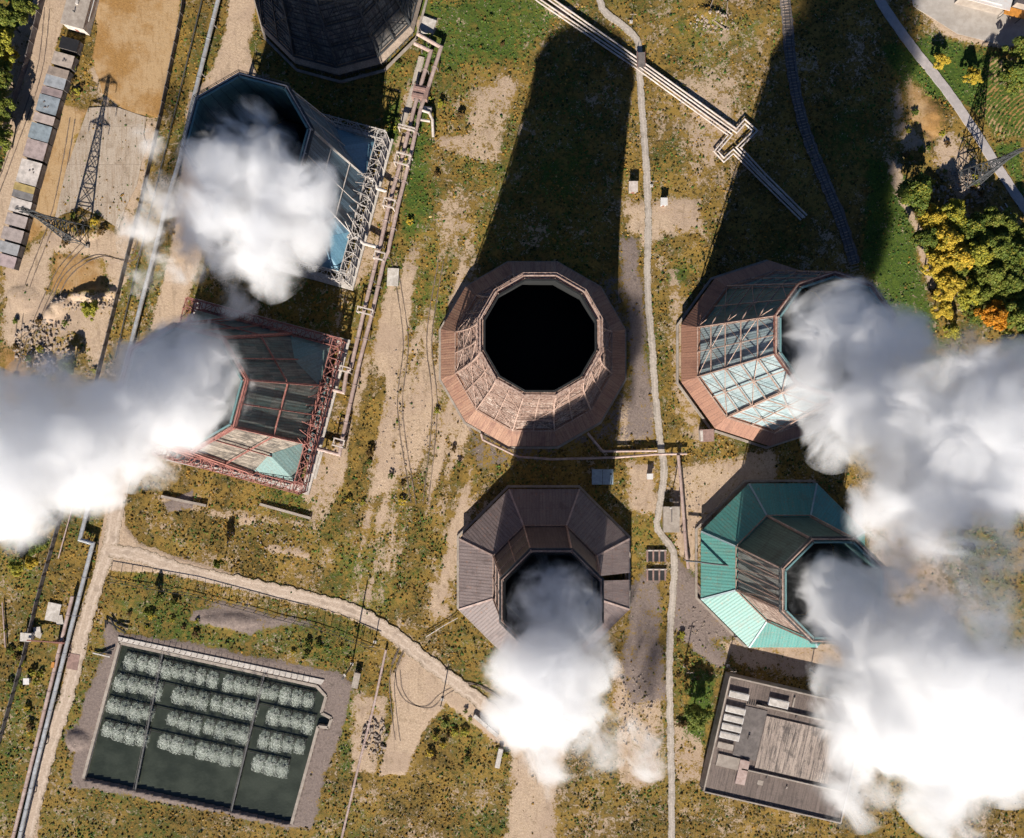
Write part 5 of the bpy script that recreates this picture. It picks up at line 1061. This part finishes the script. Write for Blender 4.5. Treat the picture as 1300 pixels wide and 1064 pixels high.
# ------------------------------------------------------------------ steam plumes
def steam(label, cell, blobs, dens=0.20, seed=0.0, th=0.13, w=0.38, amp=0.95, nscale=0.11):
    """blobs: (px, py, z, r_px, weight)"""
    B = []
    for (px, py, z, r, wt) in blobs:
        p = G(px, py, z); B.append((p, r * S * (H - z) / H / 0.66, wt))
    c = B[0][0]; loc = Vector((c.x, c.y, c.z))
    # hull: spheres -> one voxel-remeshed skin
    import bmesh
    bm = bmesh.new()
    for p, r, wt in B:
        bmesh.ops.create_icosphere(bm, subdivisions=3, radius=r * (0.93 if wt >= 1 else 0.72), matrix=Matrix.Translation(p - loc))
    me = bpy.data.meshes.new('steam_tmp'); bm.to_mesh(me); bm.free()
    tmp = bpy.data.objects.new('steam_tmp', me); COL.objects.link(tmp)
    md = tmp.modifiers.new('r', 'REMESH'); md.mode = 'VOXEL'; md.voxel_size = 1.8
    dg = bpy.context.evaluated_depsgraph_get(); dg.update()
    me2 = bpy.data.meshes.new_from_object(tmp.evaluated_get(dg)); me2.name = 'steam_plume'
    bpy.data.objects.remove(tmp)
    o = bpy.data.objects.new('steam_plume', me2); COL.objects.link(o); o.location = loc
    setp(o, label, 'steam plume')
    m = bpy.data.materials.new('steam'); m.use_nodes = True; nt = m.node_tree; nt.nodes.clear()
    out = nd(nt, 'ShaderNodeOutputMaterial'); vol = nd(nt, 'ShaderNodeVolumePrincipled')
    tc = nd(nt, 'ShaderNodeTexCoord').outputs['Object']
    mp = nd(nt, 'ShaderNodeMapping'); nt.links.new(tc, mp.inputs[0]); mp.inputs['Location'].default_value = (seed * 13.7, seed * 7.1, seed * 3.3)
    nz = nd(nt, 'ShaderNodeTexNoise'); nt.links.new(mp.outputs[0], nz.inputs['Vector']); nz.inputs['Scale'].default_value = 0.045; nz.inputs['Detail'].default_value = 2
    wv = nd(nt, 'ShaderNodeVectorMath', operation='MULTIPLY_ADD'); nt.links.new(nz.outputs['Color'], wv.inputs[0]); wv.inputs[1].default_value = (9, 9, 9)
    nt.links.new(tc, wv.inputs[2])
    sb = nd(nt, 'ShaderNodeVectorMath', operation='SUBTRACT'); nt.links.new(wv.outputs[0], sb.inputs[0]); sb.inputs[1].default_value = (4.5, 4.5, 4.5)
    f = None
    for p, r, wt in B:
        d = nd(nt, 'ShaderNodeVectorMath', operation='DISTANCE'); nt.links.new(sb.outputs[0], d.inputs[0]); d.inputs[1].default_value = tuple(p - loc)
        v = math_(nt, 'MULTIPLY_ADD', d.outputs['Value'], -wt / r, wt)
        if f is None: f = v
        else: f = math_(nt, 'SMOOTH_MAX', f, v, 0.12)
    n1 = nd(nt, 'ShaderNodeTexNoise'); nt.links.new(mp.outputs[0], n1.inputs['Vector']); n1.inputs['Scale'].default_value = nscale
    n1.inputs['Detail'].default_value = 8; n1.inputs['Roughness'].default_value = 0.64; n1.inputs['Distortion'].default_value = 0.6
    g = math_(nt, 'ADD', f, math_(nt, 'MULTIPLY', math_(nt, 'SUBTRACT', n1.outputs['Fac'], 0.5), amp * 1.6))
    dn = ramp(nt, g, th, th + w, 0, 1); 
    dn = math_(nt, 'MULTIPLY', math_(nt, 'MULTIPLY', dn, dn), dens)
    dn = math_(nt, 'MULTIPLY', dn, ramp(nt, f, 0.03, 0.22, 0, 1))
    nt.links.new(dn, vol.inputs['Density']); vol.inputs['Color'].default_value = (.974, .978, .987, 1); vol.inputs['Anisotropy'].default_value = 0.0
    nt.links.new(vol.outputs[0], out.inputs['Volume'])
    me2.materials.clear(); me2.materials.append(m)
    return o

steam('white steam billowing over the blue tower with the white truss', 0,
      [(330, 240, 56, 60, 1), (285, 225, 57, 46, 1), (378, 255, 60, 52, 1), (325, 205, 54, 28, .8), (270, 270, 62, 44, 1), (398, 300, 62, 32, 1), (340, 305, 62, 46, 1),
       (345, 358, 60, 28, .72), (300, 335, 56, 32, .66), (215, 250, 14, 32, .55), (190, 300, 10, 38, .52), (235, 340, 12, 34, .5), (185, 185, 10, 26, .45), (408, 225, 60, 26, .9), (300, 385, 40, 28, .5), (312, 190, 46, 64, .47), (362, 212, 50, 34, .6), (345, 335, 58, 44, .5), (250, 300, 50, 40, .6), (175, 345, 8, 30, .42)], seed=1)
steam('broad white steam drifting west from the tower with the red-oxide truss', 0,
      [(240, 490, 56, 66, 1), (234, 492, 51, 70, .75), (185, 505, 64, 60, 1), (215, 535, 62, 42, 1), (125, 540, 76, 70, 1), (60, 575, 88, 72, 1), (-10, 600, 96, 86, 1), (110, 605, 76, 44, 1),
       (65, 500, 80, 54, .8), (20, 650, 90, 44, .7), (-40, 530, 96, 70, .9), (170, 590, 60, 36, .7), (245, 445, 55, 26, .8), (30, 540, 88, 50, .9), (195, 590, 44, 34, .55)], seed=2)
steam('white steam rising from the pale blue-white tower, trailing to the right picture edge', 0,
      [(1072, 430, 56, 56, 1), (1045, 480, 58, 44, 1), (1120, 455, 66, 56, 1), (1110, 520, 68, 58, 1), (1180, 545, 82, 72, 1), (1240, 500, 90, 60, 1), (1235, 590, 90, 64, 1), (1170, 625, 76, 46, 1),
       (1290, 540, 96, 66, 1), (1215, 545, 88, 60, 1), (1290, 600, 98, 60, .9), (1150, 590, 78, 50, 1), (1290, 470, 90, 44, .9), (1055, 565, 64, 36, .62), (1040, 540, 60, 26, .6), (1130, 655, 84, 56, .7), (1200, 640, 90, 50, .8), (1065, 390, 55, 30, .7), (1270, 620, 90, 50, .8), (1225, 430, 80, 28, .55), (1060, 422, 50, 70, .62), (1200, 680, 96, 50, .5), (1270, 700, 100, 50, .48)], seed=3)
steam('compact white steam spilling south from the tower with the mauve-brown roof', 0,
      [(704, 800, 44, 42, 1), (700, 850, 50, 62, 1), (655, 855, 50, 42, 1), (745, 850, 50, 42, 1), (690, 905, 52, 50, 1), (655, 900, 48, 36, .85), (738, 900, 48, 40, .75),
       (704, 757, 42, 38, .58), (690, 955, 30, 36, .55), (760, 950, 20, 36, .45), (820, 955, 14, 34, .44), (790, 930, 14, 30, .42), (700, 985, 20, 30, .5), (640, 905, 46, 30, .7), (704, 763, 40, 58, .56)], seed=4)
steam('wide white steam bank rolling south-east from the green-roofed tower', 0,
      [(1072, 765, 48, 52, 1), (1110, 810, 58, 60, 1), (1165, 830, 80, 68, 1), (1130, 880, 68, 68, 1), (1220, 870, 98, 78, 1), (1290, 880, 108, 74, 1), (1100, 925, 64, 56, 1), (1175, 940, 84, 66, 1),
       (1260, 950, 100, 66, .95), (1125, 745, 54, 36, .8), (1190, 770, 86, 56, .62), (1150, 705, 70, 46, .5), (1240, 730, 96, 56, .5), (1260, 790, 104, 60, .62), (1050, 722, 45, 28, .62), (1060, 860, 56, 36, .66), (1200, 1010, 88, 56, .8), (1080, 1000, 60, 50, .55), (1058, 748, 42, 56, .60)], seed=5)
